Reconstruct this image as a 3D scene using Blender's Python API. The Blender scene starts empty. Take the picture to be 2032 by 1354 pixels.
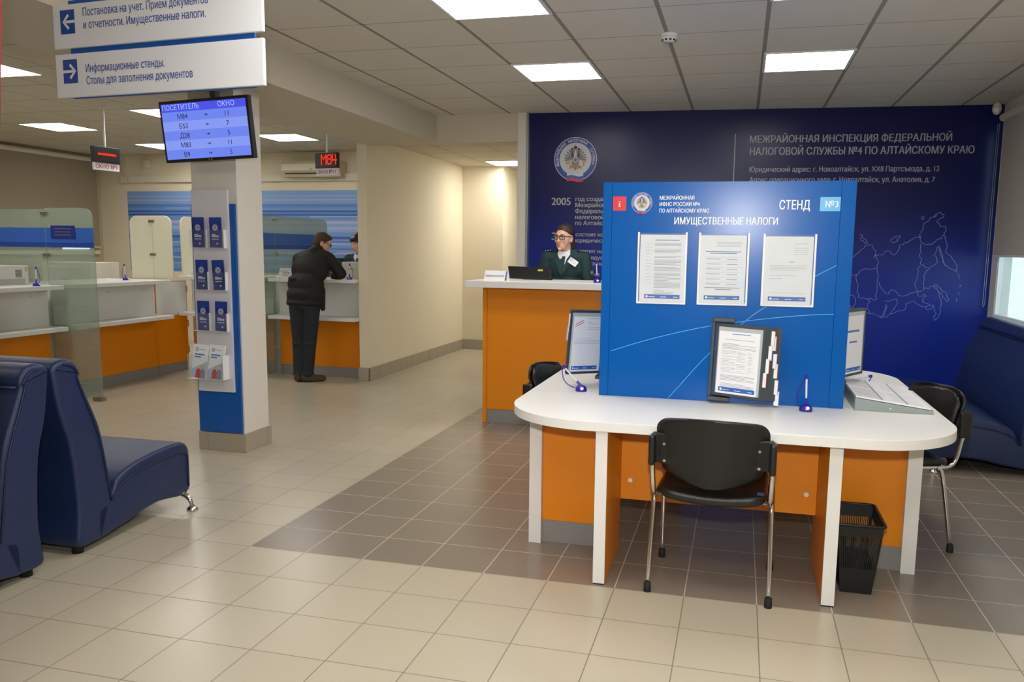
import bpy, bmesh, math, random
from mathutils import Vector, Matrix, noise
from mathutils.geometry import tessellate_polygon
random.seed(7)
SC = bpy.context.scene
COL = SC.collection
PI = math.pi
V3 = Vector

# ------------------------------------------------------------------ camera
CAM_H = 1.4651
def make_camera():
    yaw, pitch, roll = 0.2490, -0.1302, 0.0126
    sy, cy, sp, cp = math.sin(yaw), math.cos(yaw), math.sin(pitch), math.cos(pitch)
    fwd = V3((-sy*cp, cy*cp, sp)); right = V3((cy, sy, 0)); up = right.cross(fwd)
    r2 = right*math.cos(roll) + up*math.sin(roll)
    u2 = -right*math.sin(roll) + up*math.cos(roll)
    cd = bpy.data.cameras.new('camera'); co = bpy.data.objects.new('camera', cd); COL.objects.link(co)
    m = Matrix((( r2.x, u2.x, -fwd.x, 0), (r2.y, u2.y, -fwd.y, 0), (r2.z, u2.z, -fwd.z, CAM_H), (0, 0, 0, 1)))
    co.matrix_world = m
    cd.sensor_width = 36; cd.lens = 28.352
    cd.shift_x = -42.16/2032; cd.shift_y = 26.94/2032
    cd.clip_start = 0.05; cd.clip_end = 100
    SC.camera = co
make_camera()

# ------------------------------------------------------------------ light set-up
LAMP_RADIANCE = 14.5      # the ceiling panels
FLASH_POWER = 36.0        # the photographer's flash above the lens
DAY_STRENGTH = 1.5
SC.view_settings.view_transform = 'Standard'
SC.view_settings.look = 'None'
SC.view_settings.exposure = 0.32
SC.view_settings.gamma = 1.0
SC.view_settings.use_curve_mapping = False
W = bpy.data.worlds.new('world'); SC.world = W; W.use_nodes = True
W.node_tree.nodes['Background'].inputs[0].default_value = (0.60, 0.76, 0.84, 1)
W.node_tree.nodes['Background'].inputs[1].default_value = DAY_STRENGTH
fl = bpy.data.lights.new('camera_flash', 'AREA'); fl.energy = FLASH_POWER; fl.shape = 'DISK'; fl.size = 0.10
fl.color = (1.0, 0.985, 0.965); fl.spread = math.radians(150)
flo = bpy.data.objects.new('camera_flash', fl); COL.objects.link(flo)
flo.location = (0.0, -0.05, 1.76); flo.rotation_euler = (math.radians(86), 0, math.radians(10))

# ------------------------------------------------------------------ materials
def lin(h):
    h = h.lstrip('#'); o = []
    for i in (0, 2, 4):
        c = int(h[i:i+2], 16)/255
        o.append(c/12.92 if c <= 0.04045 else ((c+0.055)/1.055)**2.4)
    return (*o, 1.0)
MATS = {}
def mat(name, hexc, rough=0.5, metal=0.0, var=0.0, vscale=8.0, bump=0.0, bscale=60.0, coat=0.0, emit=0.0, spec=0.5):
    if name in MATS: return MATS[name]
    m = bpy.data.materials.new(name); m.use_nodes = True; nt = m.node_tree
    b = nt.nodes['Principled BSDF']; c = lin(hexc)
    b.inputs['Base Color'].default_value = c; b.inputs['Roughness'].default_value = rough
    b.inputs['Metallic'].default_value = metal; b.inputs['Coat Weight'].default_value = coat
    b.inputs['Coat Roughness'].default_value = 0.15
    b.inputs['Specular IOR Level'].default_value = spec
    if emit:
        b.inputs['Emission Color'].default_value = c; b.inputs['Emission Strength'].default_value = emit
    if var or bump:
        tc = nt.nodes.new('ShaderNodeTexCoord')
    if var:
        n = nt.nodes.new('ShaderNodeTexNoise'); n.inputs['Scale'].default_value = vscale; n.inputs['Detail'].default_value = 4
        nt.links.new(tc.outputs['Object'], n.inputs['Vector'])
        mx = nt.nodes.new('ShaderNodeMix'); mx.data_type = 'RGBA'
        mx.inputs[6].default_value = tuple(max(0, x*(1-var)) for x in c[:3])+(1,)
        mx.inputs[7].default_value = tuple(min(1, x*(1+var)) for x in c[:3])+(1,)
        nt.links.new(n.outputs['Fac'], mx.inputs[0]); nt.links.new(mx.outputs[2], b.inputs['Base Color'])
    if bump:
        n2 = nt.nodes.new('ShaderNodeTexNoise'); n2.inputs['Scale'].default_value = bscale; n2.inputs['Detail'].default_value = 5
        nt.links.new(tc.outputs['Object'], n2.inputs['Vector'])
        bp = nt.nodes.new('ShaderNodeBump'); bp.inputs['Strength'].default_value = bump; bp.inputs['Distance'].default_value = 0.01
        nt.links.new(n2.outputs['Fac'], bp.inputs['Height']); nt.links.new(bp.outputs['Normal'], b.inputs['Normal'])
    MATS[name] = m; return m

def tile_mat(name, hexc, hexg, size, off, mx_, my_, rough=0.3, var=0.06, hexg2=None, bump=0.15, spec=0.5):
    """square tiles in the XY plane; mx_/my_ are the joint widths of the lines along Y and along X"""
    m = bpy.data.materials.new(name); m.use_nodes = True; nt = m.node_tree; N = nt.nodes.new; L = nt.links.new
    b = nt.nodes['Principled BSDF']; b.inputs['Roughness'].default_value = rough; b.inputs['Specular IOR Level'].default_value = spec
    tc = N('ShaderNodeTexCoord'); sp = N('ShaderNodeSeparateXYZ'); L(tc.outputs['Object'], sp.inputs[0])
    def math_(op, a, bb):
        q = N('ShaderNodeMath'); q.operation = op
        for i, v in enumerate((a, bb)):
            if v is None: continue
            if isinstance(v, (int, float)): q.inputs[i].default_value = v
            else: L(v, q.inputs[i])
        return q.outputs[0]
    masks = []; cells = []
    for k, (ax, o, wd) in enumerate((('X', off[0], mx_), ('Y', off[1], my_))):
        s = math_('DIVIDE', math_('SUBTRACT', sp.outputs[ax], o), size)
        cells.append(math_('FLOOR', s, None))
        fr = math_('FRACT', s, None)
        d = math_('MINIMUM', fr, math_('SUBTRACT', 1.0, fr))
        masks.append(math_('LESS_THAN', d, wd/size/2))
    cell = N('ShaderNodeCombineXYZ'); L(cells[0], cell.inputs[0]); L(cells[1], cell.inputs[1])
    wn = N('ShaderNodeTexWhiteNoise'); L(cell.outputs[0], wn.inputs['Vector'])
    no = N('ShaderNodeTexNoise'); no.inputs['Scale'].default_value = 90; no.inputs['Detail'].default_value = 3; L(tc.outputs['Object'], no.inputs['Vector'])
    f = math_('ADD', math_('MULTIPLY', wn.outputs['Value'], 0.6), math_('MULTIPLY', no.outputs['Fac'], 0.4))
    c = lin(hexc)
    mx = N('ShaderNodeMix'); mx.data_type = 'RGBA'
    mx.inputs[6].default_value = tuple(x*(1-var) for x in c[:3])+(1,); mx.inputs[7].default_value = tuple(x*(1+var) for x in c[:3])+(1,)
    L(f, mx.inputs[0])
    m2 = N('ShaderNodeMix'); m2.data_type = 'RGBA'; L(masks[0], m2.inputs[0]); L(mx.outputs[2], m2.inputs[6]); m2.inputs[7].default_value = lin(hexg)
    m3 = N('ShaderNodeMix'); m3.data_type = 'RGBA'; L(masks[1], m3.inputs[0]); L(m2.outputs[2], m3.inputs[6]); m3.inputs[7].default_value = lin(hexg2 or hexg)
    L(m3.outputs[2], b.inputs['Base Color'])
    an = math_('MAXIMUM', masks[0], masks[1])
    rg = math_('ADD', math_('MULTIPLY', an, 0.4), rough); L(rg, b.inputs['Roughness'])
    bp = N('ShaderNodeBump'); bp.inputs['Strength'].default_value = bump; bp.inputs['Distance'].default_value = 0.003; bp.invert = True
    L(an, bp.inputs['Height']); L(bp.outputs['Normal'], b.inputs['Normal'])
    MATS[name] = m; return m

def frost_mat(name, hexc, clear, rough=0.25):
    """sand-blasted glass: part of the light passes straight through, part is scattered"""
    m = bpy.data.materials.new(name); m.use_nodes = True; nt = m.node_tree; N = nt.nodes.new; L = nt.links.new
    b = nt.nodes['Principled BSDF']; b.inputs['Base Color'].default_value = lin(hexc); b.inputs['Roughness'].default_value = rough
    tr = N('ShaderNodeBsdfTransparent'); c = lin(hexc); tr.inputs[0].default_value = tuple(0.5+0.5*x for x in c[:3])+(1,)
    no = N('ShaderNodeTexNoise'); no.inputs['Scale'].default_value = 6
    tc = N('ShaderNodeTexCoord'); L(tc.outputs['Object'], no.inputs['Vector'])
    mr = N('ShaderNodeMapRange'); mr.inputs[3].default_value = clear+0.05; mr.inputs[4].default_value = clear-0.05; L(no.outputs['Fac'], mr.inputs[0])
    mx = N('ShaderNodeMixShader'); L(mr.outputs[0], mx.inputs[0]); L(b.outputs[0], mx.inputs[1]); L(tr.outputs[0], mx.inputs[2])
    L(mx.outputs[0], nt.nodes['Material Output'].inputs[0]); MATS[name] = m; return m

def emit_mat(name, hexc, strength):
    m = bpy.data.materials.new(name); m.use_nodes = True; nt = m.node_tree
    nt.nodes.remove(nt.nodes['Principled BSDF'])
    e = nt.nodes.new('ShaderNodeEmission'); e.inputs[0].default_value = lin(hexc); e.inputs[1].default_value = strength
    nt.links.new(e.outputs[0], nt.nodes['Material Output'].inputs[0]); MATS[name] = m; return m

ORANGE = mat('orange_laminate', '#e68a06', 0.42, var=0.03, vscale=200)
WHITE = mat('white_laminate', '#e6e6e2', 0.35, var=0.015, vscale=60)
PLINTH = mat('grey_plinth', '#8d8b88', 0.45, var=0.03)
STANDBLUE = mat('stand_blue', '#0058aa', 0.24, var=0.015, vscale=80, spec=0.22)
NAVY = mat('navy_print', '#131c5c', 0.28, var=0.03, vscale=2, spec=0.3)
def printed_gradient(m, lo, hi, z0, z1):
    """the print itself runs from dark navy at the top to a clearer blue lower down"""
    nt = m.node_tree; N = nt.nodes.new; L = nt.links.new
    tc = N('ShaderNodeTexCoord'); sp = N('ShaderNodeSeparateXYZ'); L(tc.outputs['Object'], sp.inputs[0])
    mr = N('ShaderNodeMapRange'); mr.interpolation_type = 'SMOOTHSTEP'; mr.inputs[1].default_value = z0; mr.inputs[2].default_value = z1; L(sp.outputs['Z'], mr.inputs[0])
    mx = N('ShaderNodeMix'); mx.data_type = 'RGBA'; mx.inputs[6].default_value = lin(lo); mx.inputs[7].default_value = lin(hi)
    L(mr.outputs[0], mx.inputs[0]); L(mx.outputs[2], nt.nodes['Principled BSDF'].inputs['Base Color'])
printed_gradient(NAVY, '#1b3196', '#151c52', 0.9, 2.1)
SIGNWHITE = mat('sign_white', '#dfe3e6', 0.28)
SIGNBLUE = mat('sign_blue', '#1b4a9c', 0.35)
DEEPBLUE = mat('deep_blue_board', '#0a55a8', 0.4)
TEXTBLUE = mat('text_blue', '#28449a', 0.5)
TEXTGREY = mat('text_light_grey', '#a9a8ae', 0.5)
TEXTWHITE = mat('text_white', '#eef2f6', 0.45)
INK = mat('ink', '#85878e', 0.7); INKDARK = mat('ink_dark', '#26262a', 0.6)
INKPALE = mat('ink_pale', '#b4b7bd', 0.7)
INKBLUE = mat('ink_blue', '#5c82c4', 0.7)
PAPER = mat('paper', '#eceef1', 0.6)
FOOTBLUE = mat('paper_blue', '#2a62bd', 0.5)
REDPRINT = mat('red_print', '#d8262c', 0.4)
SKYPRINT = mat('light_blue_print', '#5eb6e8', 0.35)
CURVEBLUE = mat('curve_light_blue', '#4db4ee', 0.4)
LEATHER = mat('navy_leather', '#1c2d54', 0.36, var=0.08, vscale=5, bump=0.25, bscale=220)
PIPING = mat('leather_piping', '#101c40', 0.45)
CHROME = mat('chrome', '#d6d6d8', 0.12, metal=1.0)
STEEL = mat('brushed_steel', '#a9a59c', 0.32, metal=1.0)
BLACKPL = mat('black_plastic', '#151516', 0.42, bump=0.08, bscale=400)
BLACKLE = mat('black_vinyl', '#1a1917', 0.38, bump=0.15, bscale=260)
RUBBER = mat('black_rubber', '#121213', 0.7)
CHARCOAL = mat('charcoal_plastic', '#3f4549', 0.45)
GREYPL = mat('grey_plastic', '#8f9b9a', 0.4)
PURPLE = mat('purple_plastic', '#2d1aa0', 0.3)
PLASTER = mat('cream_plaster', '#e3d9be', 0.85, var=0.02, vscale=3, bump=0.05, bscale=150)
PLASTERW = mat('white_plaster', '#dcd8cc', 0.8, var=0.02, vscale=3, bump=0.05, bscale=150)
PLASTERG = mat('beam_plaster', '#cfc6b2', 0.85, var=0.02, vscale=2)
BASETILE = mat('baseboard_tile', '#a79d8a', 0.4, var=0.05, vscale=4)
WHITEPL = mat('white_plastic', '#e9e9e6', 0.4)
IVORY = mat('ivory_plastic', '#d9d3c0', 0.45)
BLIND = mat('grey_roller_blind', '#b4aea2', 0.85, var=0.03, vscale=300)
ALU = mat('aluminium_trim', '#b9bbbb', 0.35, metal=0.8)
CREAMGLASS = mat('cream_painted_glass', '#ddd9c0', 0.3)
LED = emit_mat('led_red', '#ff2010', 2.2)
PANEL = emit_mat('lamp_panel', '#fffaf5', LAMP_RADIANCE)
FROST = frost_mat('frosted_glass', '#c3d2c4', 0.69)
FROSTBLUE = frost_mat('frosted_blue_film', '#3168c8', 0.15)
FROSTDARK = frost_mat('dark_blue_film', '#2148a8', 0.12)
GLASSLINE = frost_mat('clear_line', '#c2cfbf', 0.55, 0.1)
CLEAR = frost_mat('clear_acrylic', '#f8fafa', 0.965, 0.08)
SKIN = mat('skin', '#e0b094', 0.5, var=0.05, vscale=30)

# ------------------------------------------------------------------ mesh helpers
def ident(): return Matrix.Identity(4)
def frame(o, x, y, z=None):
    x = V3(x).normalized(); y = V3(y).normalized(); z = x.cross(y) if z is None else V3(z)
    return Matrix(((x.x, y.x, z.x, o[0]), (x.y, y.y, z.y, o[1]), (x.z, y.z, z.z, o[2]), (0, 0, 0, 1)))
def facing(o, yaw=0.0, tilt=0.0):
    """a frame on a wall: x to the viewer's right, y up, z out of the wall (yaw 0 looks to -Y)"""
    return Matrix.Translation(V3(o)) @ Matrix.Rotation(yaw, 4, 'Z') @ Matrix.Rotation(PI/2+tilt, 4, 'X')

class MB:
    def __init__(self): self.bm = bmesh.new(); self.mats = []
    def slot(self, m):
        if m not in self.mats: self.mats.append(m)
        return self.mats.index(m)
    def add(self, bm2, m, M=None, smooth=None):
        i = self.slot(m)
        if M is not None: bmesh.ops.transform(bm2, matrix=M, verts=bm2.verts)
        for f in bm2.faces:
            f.material_index = i
            if smooth is not None: f.smooth = smooth
        me = bpy.data.meshes.new('tmp'); bm2.to_mesh(me); bm2.free()
        self.bm.from_mesh(me); bpy.data.meshes.remove(me); return self
    def box(self, lo, hi, m, bev=0.0, M=None, seg=2): return self.add(box_bm(lo, hi, bev, seg), m, M)
    def tube(self, pts, r, m, seg=10, M=None, smoothn=0): return self.add(tube_bm(pts, r, seg, smoothn), m, M, True)
    def cyl(self, a, b, r, m, r2=None, seg=16, M=None): return self.add(tube_bm([a, b], [r, r if r2 is None else r2], seg), m, M)
    def prism(self, pts, z0, z1, m, M=None, bev=0.0, seg=2): return self.add(prism_bm(pts, z0, z1, bev, seg), m, M)
    def lathe(self, prof, m, seg=20, M=None): return self.add(lathe_bm(prof, seg), m, M, True)
    def ell(self, c, r, m, M=None, seg=16): return self.add(ell_bm(c, r, seg), m, M, True)
    def rect(self, x0, y0, x1, y1, z, m, M=None): return self.add(poly_bm([(x0, y0), (x1, y0), (x1, y1), (x0, y1)], z), m, M)
    def poly(self, pts, z, m, M=None): return self.add(poly_bm(pts, z), m, M)
    def stroke(self, pts, w, z, m, M=None): return self.add(stroke_bm(pts, w, z), m, M)
    def text(self, s, x, y, width, cap, z, m, M=None, bold=0.0, align='L'): return self.add(text_bm(s, x, y, width, cap, z, bold, align), m, M)
    def build(self, name, parent=None, smooth_angle=None):
        me = bpy.data.meshes.new(name)
        bmesh.ops.remove_doubles(self.bm, verts=self.bm.verts, dist=1e-6)
        self.bm.to_mesh(me); self.bm.free()
        for m in self.mats: me.materials.append(m)
        o = bpy.data.objects.new(name, me); COL.objects.link(o)
        if parent is not None: o.parent = parent
        return o

def box_bm(lo, hi, bev=0.0, seg=2):
    bm = bmesh.new(); bmesh.ops.create_cube(bm, size=1.0)
    lo, hi = V3(lo), V3(hi)
    for v in bm.verts: v.co = V3([(lo[i]+hi[i])/2 + v.co[i]*(hi[i]-lo[i]) for i in range(3)])
    if bev > 0:
        b = min(bev, 0.49*min(abs(hi[i]-lo[i]) for i in range(3)))
        bmesh.ops.bevel(bm, geom=list(bm.edges), offset=b, segments=seg, affect='EDGES', profile=0.5)
    return bm
def poly_bm(pts, z=0.0):
    bm = bmesh.new(); vs = [bm.verts.new((p[0], p[1], z)) for p in pts]
    f = bm.faces.new(vs)
    f.normal_update()
    if f.normal.z < 0: f.normal_flip()
    if len(pts) > 4: bmesh.ops.triangulate(bm, faces=bm.faces[:])
    return bm
def prism_bm(pts, z0, z1, bev=0.0, seg=2):
    bm = bmesh.new(); a = [bm.verts.new((p[0], p[1], z0)) for p in pts]; b = [bm.verts.new((p[0], p[1], z1)) for p in pts]
    n = len(pts); f0 = bm.faces.new(a[::-1]); f1 = bm.faces.new(b)
    for i in range(n): bm.faces.new((a[i], a[(i+1) % n], b[(i+1) % n], b[i]))
    bmesh.ops.recalc_face_normals(bm, faces=bm.faces)
    if bev > 0:
        es = [e for e in bm.edges if (f0 in e.link_faces) or (f1 in e.link_faces)]
        bmesh.ops.bevel(bm, geom=es, offset=bev, segments=seg, affect='EDGES', profile=0.5)
    return bm
def round_rect(x0, y0, x1, y1, r, n=6, corners='1111'):
    """corners: bl, br, tr, tl"""
    out = []
    for k, (cx, cy, a0) in enumerate(((x0+r, y0+r, PI), (x1-r, y0+r, 1.5*PI), (x1-r, y1-r, 0), (x0+r, y1-r, PI/2))):
        if corners[k] == '0': out.append(((x0, y0), (x1, y0), (x1, y1), (x0, y1))[k]); continue
        for i in range(n+1):
            a = a0 + i/n*PI/2; out.append((cx+r*math.cos(a), cy+r*math.sin(a)))
    return out
def catmull(pts, n):
    P = [V3(p) for p in pts]
    if n <= 1 or len(P) < 3: return P
    out = []
    for i in range(len(P)-1):
        p0, p1, p2, p3 = P[max(i-1, 0)], P[i], P[i+1], P[min(i+2, len(P)-1)]
        for k in range(n):
            t = k/n
            out.append(0.5*((2*p1) + (p2-p0)*t + (2*p0-5*p1+4*p2-p3)*t*t + (3*p1-p0-3*p2+p3)*t**3))
    out.append(P[-1]); return out
def tube_bm(pts, r, seg=10, smoothn=0):
    P = [V3(p) for p in pts]; n0 = len(P)
    R = list(r) if isinstance(r, (list, tuple)) else [r]*n0
    if smoothn > 1:
        P2 = catmull(P, smoothn); R2 = []
        for i in range(n0-1):
            for k in range(smoothn): R2.append(R[i]+(R[i+1]-R[i])*k/smoothn)
        R2.append(R[-1]); P, R = P2, R2
    bm = bmesh.new(); rings = []; up = None
    for i, p in enumerate(P):
        t = (P[min(i+1, len(P)-1)]-P[max(i-1, 0)]).normalized()
        if up is None:
            up = V3((0, 0, 1)) if abs(t.z) < 0.9 else V3((1, 0, 0))
        up = (up - t*up.dot(t)).normalized(); s = t.cross(up)
        rings.append([bm.verts.new(p + (up*math.cos(a)+s*math.sin(a))*R[i]) for a in [2*PI*k/seg for k in range(seg)]])
    for a, b in zip(rings, rings[1:]):
        for k in range(seg): bm.faces.new((a[k], a[(k+1) % seg], b[(k+1) % seg], b[k]))
    bm.faces.new(rings[0][::-1]); bm.faces.new(rings[-1])
    bmesh.ops.recalc_face_normals(bm, faces=bm.faces); return bm
def lathe_bm(prof, seg=20):
    bm = bmesh.new(); rings = []
    for r, z in prof:
        if r < 1e-6: rings.append([bm.verts.new((0, 0, z))])
        else: rings.append([bm.verts.new((r*math.cos(2*PI*k/seg), r*math.sin(2*PI*k/seg), z)) for k in range(seg)])
    for a, b in zip(rings, rings[1:]):
        if len(a) == 1 and len(b) == 1: continue
        for k in range(seg):
            q = (k+1) % seg
            if len(a) == 1: bm.faces.new((a[0], b[k], b[q]))
            elif len(b) == 1: bm.faces.new((a[k], a[q], b[0]))
            else: bm.faces.new((a[k], a[q], b[q], b[k]))
    if len(rings[0]) > 1: bm.faces.new(rings[0][::-1])
    if len(rings[-1]) > 1: bm.faces.new(rings[-1])
    bmesh.ops.recalc_face_normals(bm, faces=bm.faces); return bm
def ell_bm(c, r, seg=16):
    bm = bmesh.new(); bmesh.ops.create_uvsphere(bm, u_segments=seg, v_segments=max(6, seg*2//3), radius=1.0)
    if isinstance(r, (int, float)): r = (r, r, r)
    for v in bm.verts: v.co = V3((c[0]+v.co.x*r[0], c[1]+v.co.y*r[1], c[2]+v.co.z*r[2]))
    return bm
def stroke_bm(pts, w, z=0.0):
    bm = bmesh.new(); P = [V3((p[0], p[1], 0)) for p in pts]; L = []
    for i, p in enumerate(P):
        t = (P[min(i+1, len(P)-1)]-P[max(i-1, 0)]).normalized(); s = V3((-t.y, t.x, 0))*w/2
        L.append((bm.verts.new((p.x+s.x, p.y+s.y, z)), bm.verts.new((p.x-s.x, p.y-s.y, z))))
    for a, b in zip(L, L[1:]):
        try: bm.faces.new((a[1], b[1], b[0], a[0]))
        except ValueError: pass
    for f in bm.faces:
        f.normal_update()
        if f.normal.z < 0: f.normal_flip()
    return bm
_CAP = 0.728
def spline_pts(sp, n=4):
    bp = sp.bezier_points; out = []
    if len(bp) == 0: return [V3(p.co[:3]) for p in sp.points]
    for i in range(len(bp)):
        p, q = bp[i], bp[(i+1) % len(bp)]; a, h1, h2, d = p.co, p.handle_right, q.handle_left, q.co
        ch = (d-a)
        straight = ch.length < 1e-5 or (abs(ch.cross(h1-a).z)+abs(ch.cross(h2-a).z)) < 2e-4*ch.length
        for k in range(1 if straight else n):
            t = k/n; out.append(a*(1-t)**3+h1*3*t*(1-t)**2+h2*3*t*t*(1-t)+d*t**3)
    res = []
    for p in out:
        if not res or (p-res[-1]).length > 1e-4: res.append(p)
    if len(res) > 2 and (res[0]-res[-1]).length < 1e-4: res.pop()
    return res
def sarea(P): return 0.5*sum(P[i].x*P[(i+1) % len(P)].y-P[(i+1) % len(P)].x*P[i].y for i in range(len(P)))
def untangle(P):
    """cut a contour that crosses itself into simple loops"""
    n = len(P)
    for i in range(n):
        a, b = P[i], P[(i+1) % n]
        for j in range(i+2, n):
            if i == 0 and j == n-1: continue
            c, d = P[j], P[(j+1) % n]
            den = (b.x-a.x)*(d.y-c.y)-(b.y-a.y)*(d.x-c.x)
            if abs(den) < 1e-12: continue
            t = ((c.x-a.x)*(d.y-c.y)-(c.y-a.y)*(d.x-c.x))/den; u = ((c.x-a.x)*(b.y-a.y)-(c.y-a.y)*(b.x-a.x))/den
            if 1e-6 < t < 1-1e-6 and 1e-6 < u < 1-1e-6:
                X = a+(b-a)*t
                return untangle([X]+P[i+1:j+1])+untangle([X]+P[j+1:]+P[:i+1])
    return [P]
def inside(p, P):
    r = False
    for i in range(len(P)):
        a, b = P[i], P[i-1]
        if (a.y > p.y) != (b.y > p.y) and p.x < (b.x-a.x)*(p.y-a.y)/(b.y-a.y)+a.x: r = not r
    return r
def text_bm(s, x, y, width, cap, z, bold=0.0, align='L'):
    """flat lettering, baseline at y, capital height cap, set to the given width (None keeps the natural width).
    Every outer contour is filled on its own, so overlapping strokes of a glyph stay solid; bold thickens the contours."""
    cu = bpy.data.curves.new('t', 'FONT'); cu.body = s; cu.size = 1.0
    o = bpy.data.objects.new('t', cu); COL.objects.link(o)
    dg = bpy.context.evaluated_depsgraph_get(); ev = o.evaluated_get(dg); cv = ev.to_curve(dg)
    C = [spline_pts(sp) for sp in cv.splines]; ev.to_curve_clear(); bpy.data.objects.remove(o); bpy.data.curves.remove(cu)
    C = [l for c in C if len(c) > 2 for l in untangle(c) if len(l) > 2 and abs(sarea(l)) > 2e-4]
    # contours that share a stretch of x belong to one glyph; its largest contour shows which way outer contours run
    C.sort(key=lambda c: min(p.x for p in c)); groups = []
    for c in C:
        lo, hi = min(p.x for p in c), max(p.x for p in c)
        if groups and lo < groups[-1][1]-.01: groups[-1][0].append(c); groups[-1][1] = max(groups[-1][1], hi)
        else: groups.append([[c], hi])
    bm = bmesh.new(); outs = []; own = {}; sgs = []
    for g, _ in groups:
        sg = 1 if sarea(max(g, key=lambda c: abs(sarea(c)))) > 0 else -1
        i0 = len(outs); outs += [c for c in g if sarea(c)*sg > 0]
        for h in [c for c in g if sarea(c)*sg <= 0]:
            frac = {i: sum(inside(p, outs[i]) for p in h)/len(h) for i in range(i0, len(outs))}
            top = max(frac.values())
            if top > .4: own.setdefault(min([i for i in frac if frac[i] > top-.15], key=lambda i: -abs(sarea(outs[i])) if top < .95 else abs(sarea(outs[i]))), []).append(h)
        sgs += [sg]*(len(outs)-i0)
    xs = [p.x for c in C for p in c]; x0, x1 = min(xs), max(xs)
    sy = cap/_CAP; sx = (width/(x1-x0)) if width else sy; wd = (x1-x0)*sx
    ox = {'L': x, 'C': x-wd/2, 'R': x-wd}[align]
    T = lambda p, dz: V3((ox+(p.x-x0)*sx, y+p.y*sy, z+dz))
    for i, c in enumerate(outs):
        loops = [c]+own.get(i, [])
        tris = tessellate_polygon([[V3((p.x, p.y, 0)) for p in l] for l in loops])
        for q, sh in enumerate((0,) if bold <= 0 else (0, -bold, bold)):     # bold: the glyph printed again a hair to each side
            vs = [bm.verts.new(T(p+V3((sh, 0, 0)), (i % 3)*1.5e-5+q*6e-5)) for l in loops for p in l]
            for t in tris:
                try: bm.faces.new([vs[k] for k in t])
                except ValueError: pass
    for f in bm.faces:
        f.normal_update()
        if f.normal.z < 0: f.normal_flip()
    return bm

# ------------------------------------------------------------------ scene-graph helpers
def tag(o, label=None, cat=None, group=None, kind=None):
    if label: o['label'] = label
    if cat: o['category'] = cat
    if group: o['group'] = group
    if kind: o['kind'] = kind
    return o
def thing(name, label, cat, loc=(0, 0, 0), rotz=0.0, group=None):
    o = bpy.data.objects.new(name, None); COL.objects.link(o); o.empty_display_size = 0.1
    o.location = loc; o.rotation_euler = (0, 0, rotz)
    return tag(o, label, cat, group)
def struct(o): o['kind'] = 'structure'; return o
def kids(o): return [c for c in bpy.data.objects if c.parent == o]
def dup(root, loc, rotz=None, label=None, group=None):
    r = root.copy(); COL.objects.link(r); r.location = loc
    if rotz is not None: r.rotation_euler = (0, 0, rotz)
    if label: r['label'] = label
    if group: r['group'] = group
    for ch in kids(root):
        c = ch.copy(); COL.objects.link(c); c.parent = r
        for g in kids(ch):
            d = g.copy(); COL.objects.link(d); d.parent = c
    return r
def blob(prims, voxel, smooth=4, extra=None):
    """melt tapered capsules and ellipsoids into ONE closed surface (voxel remesh) and return a bmesh"""
    bm = bmesh.new()
    for p in prims:
        if p[0] == 'c':   # capsule p0 r0 p1 r1
            _, a, ra, b, rb = p; a, b = V3(a), V3(b); t = (b-a)
            n = 6; pts = []; rs = []
            d = t.normalized() if t.length > 1e-6 else V3((0, 0, 1))
            for k in range(5):
                an = PI/2*k/4; pts.append(a-d*ra*math.cos(an)); rs.append(max(ra*math.sin(an), 1e-4))
            for k in range(5):
                an = PI/2*k/4; pts.append(b+d*rb*math.sin(an)); rs.append(max(rb*math.cos(an), 1e-4))
            q = tube_bm(pts, rs, 14)
        elif p[0] == 'e':  # ellipsoid centre radii [matrix]
            q = ell_bm((0, 0, 0), p[2], 20)
            M = Matrix.Translation(V3(p[1])) @ (p[3].to_4x4() if len(p) > 3 else ident())
            bmesh.ops.transform(q, matrix=M, verts=q.verts)
        else:              # ready bmesh
            q = p[1]
        me = bpy.data.meshes.new('t'); q.to_mesh(me); q.free(); bm.from_mesh(me); bpy.data.meshes.remove(me)
    me = bpy.data.meshes.new('t'); bm.to_mesh(me); bm.free()
    o = bpy.data.objects.new('t', me); COL.objects.link(o)
    md = o.modifiers.new('r', 'REMESH'); md.mode = 'VOXEL'; md.voxel_size = voxel; md.adaptivity = 0
    sm = o.modifiers.new('s', 'SMOOTH'); sm.factor = 0.5; sm.iterations = smooth
    dg = bpy.context.evaluated_depsgraph_get(); ev = o.evaluated_get(dg)
    out = bmesh.new(); m2 = ev.to_mesh(); out.from_mesh(m2); ev.to_mesh_clear()
    bpy.data.objects.remove(o); bpy.data.meshes.remove(me)
    for f in out.faces: f.smooth = True
    return out

# ================================================================== THE ROOM
ZC = 2.814
XR, XL, YF = 2.25, -9.75, -3.0
def sbox(name, lo, hi, m, bev=0.0):
    b = MB(); b.box(lo, hi, m, bev); return struct(b.build(name))
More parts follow.
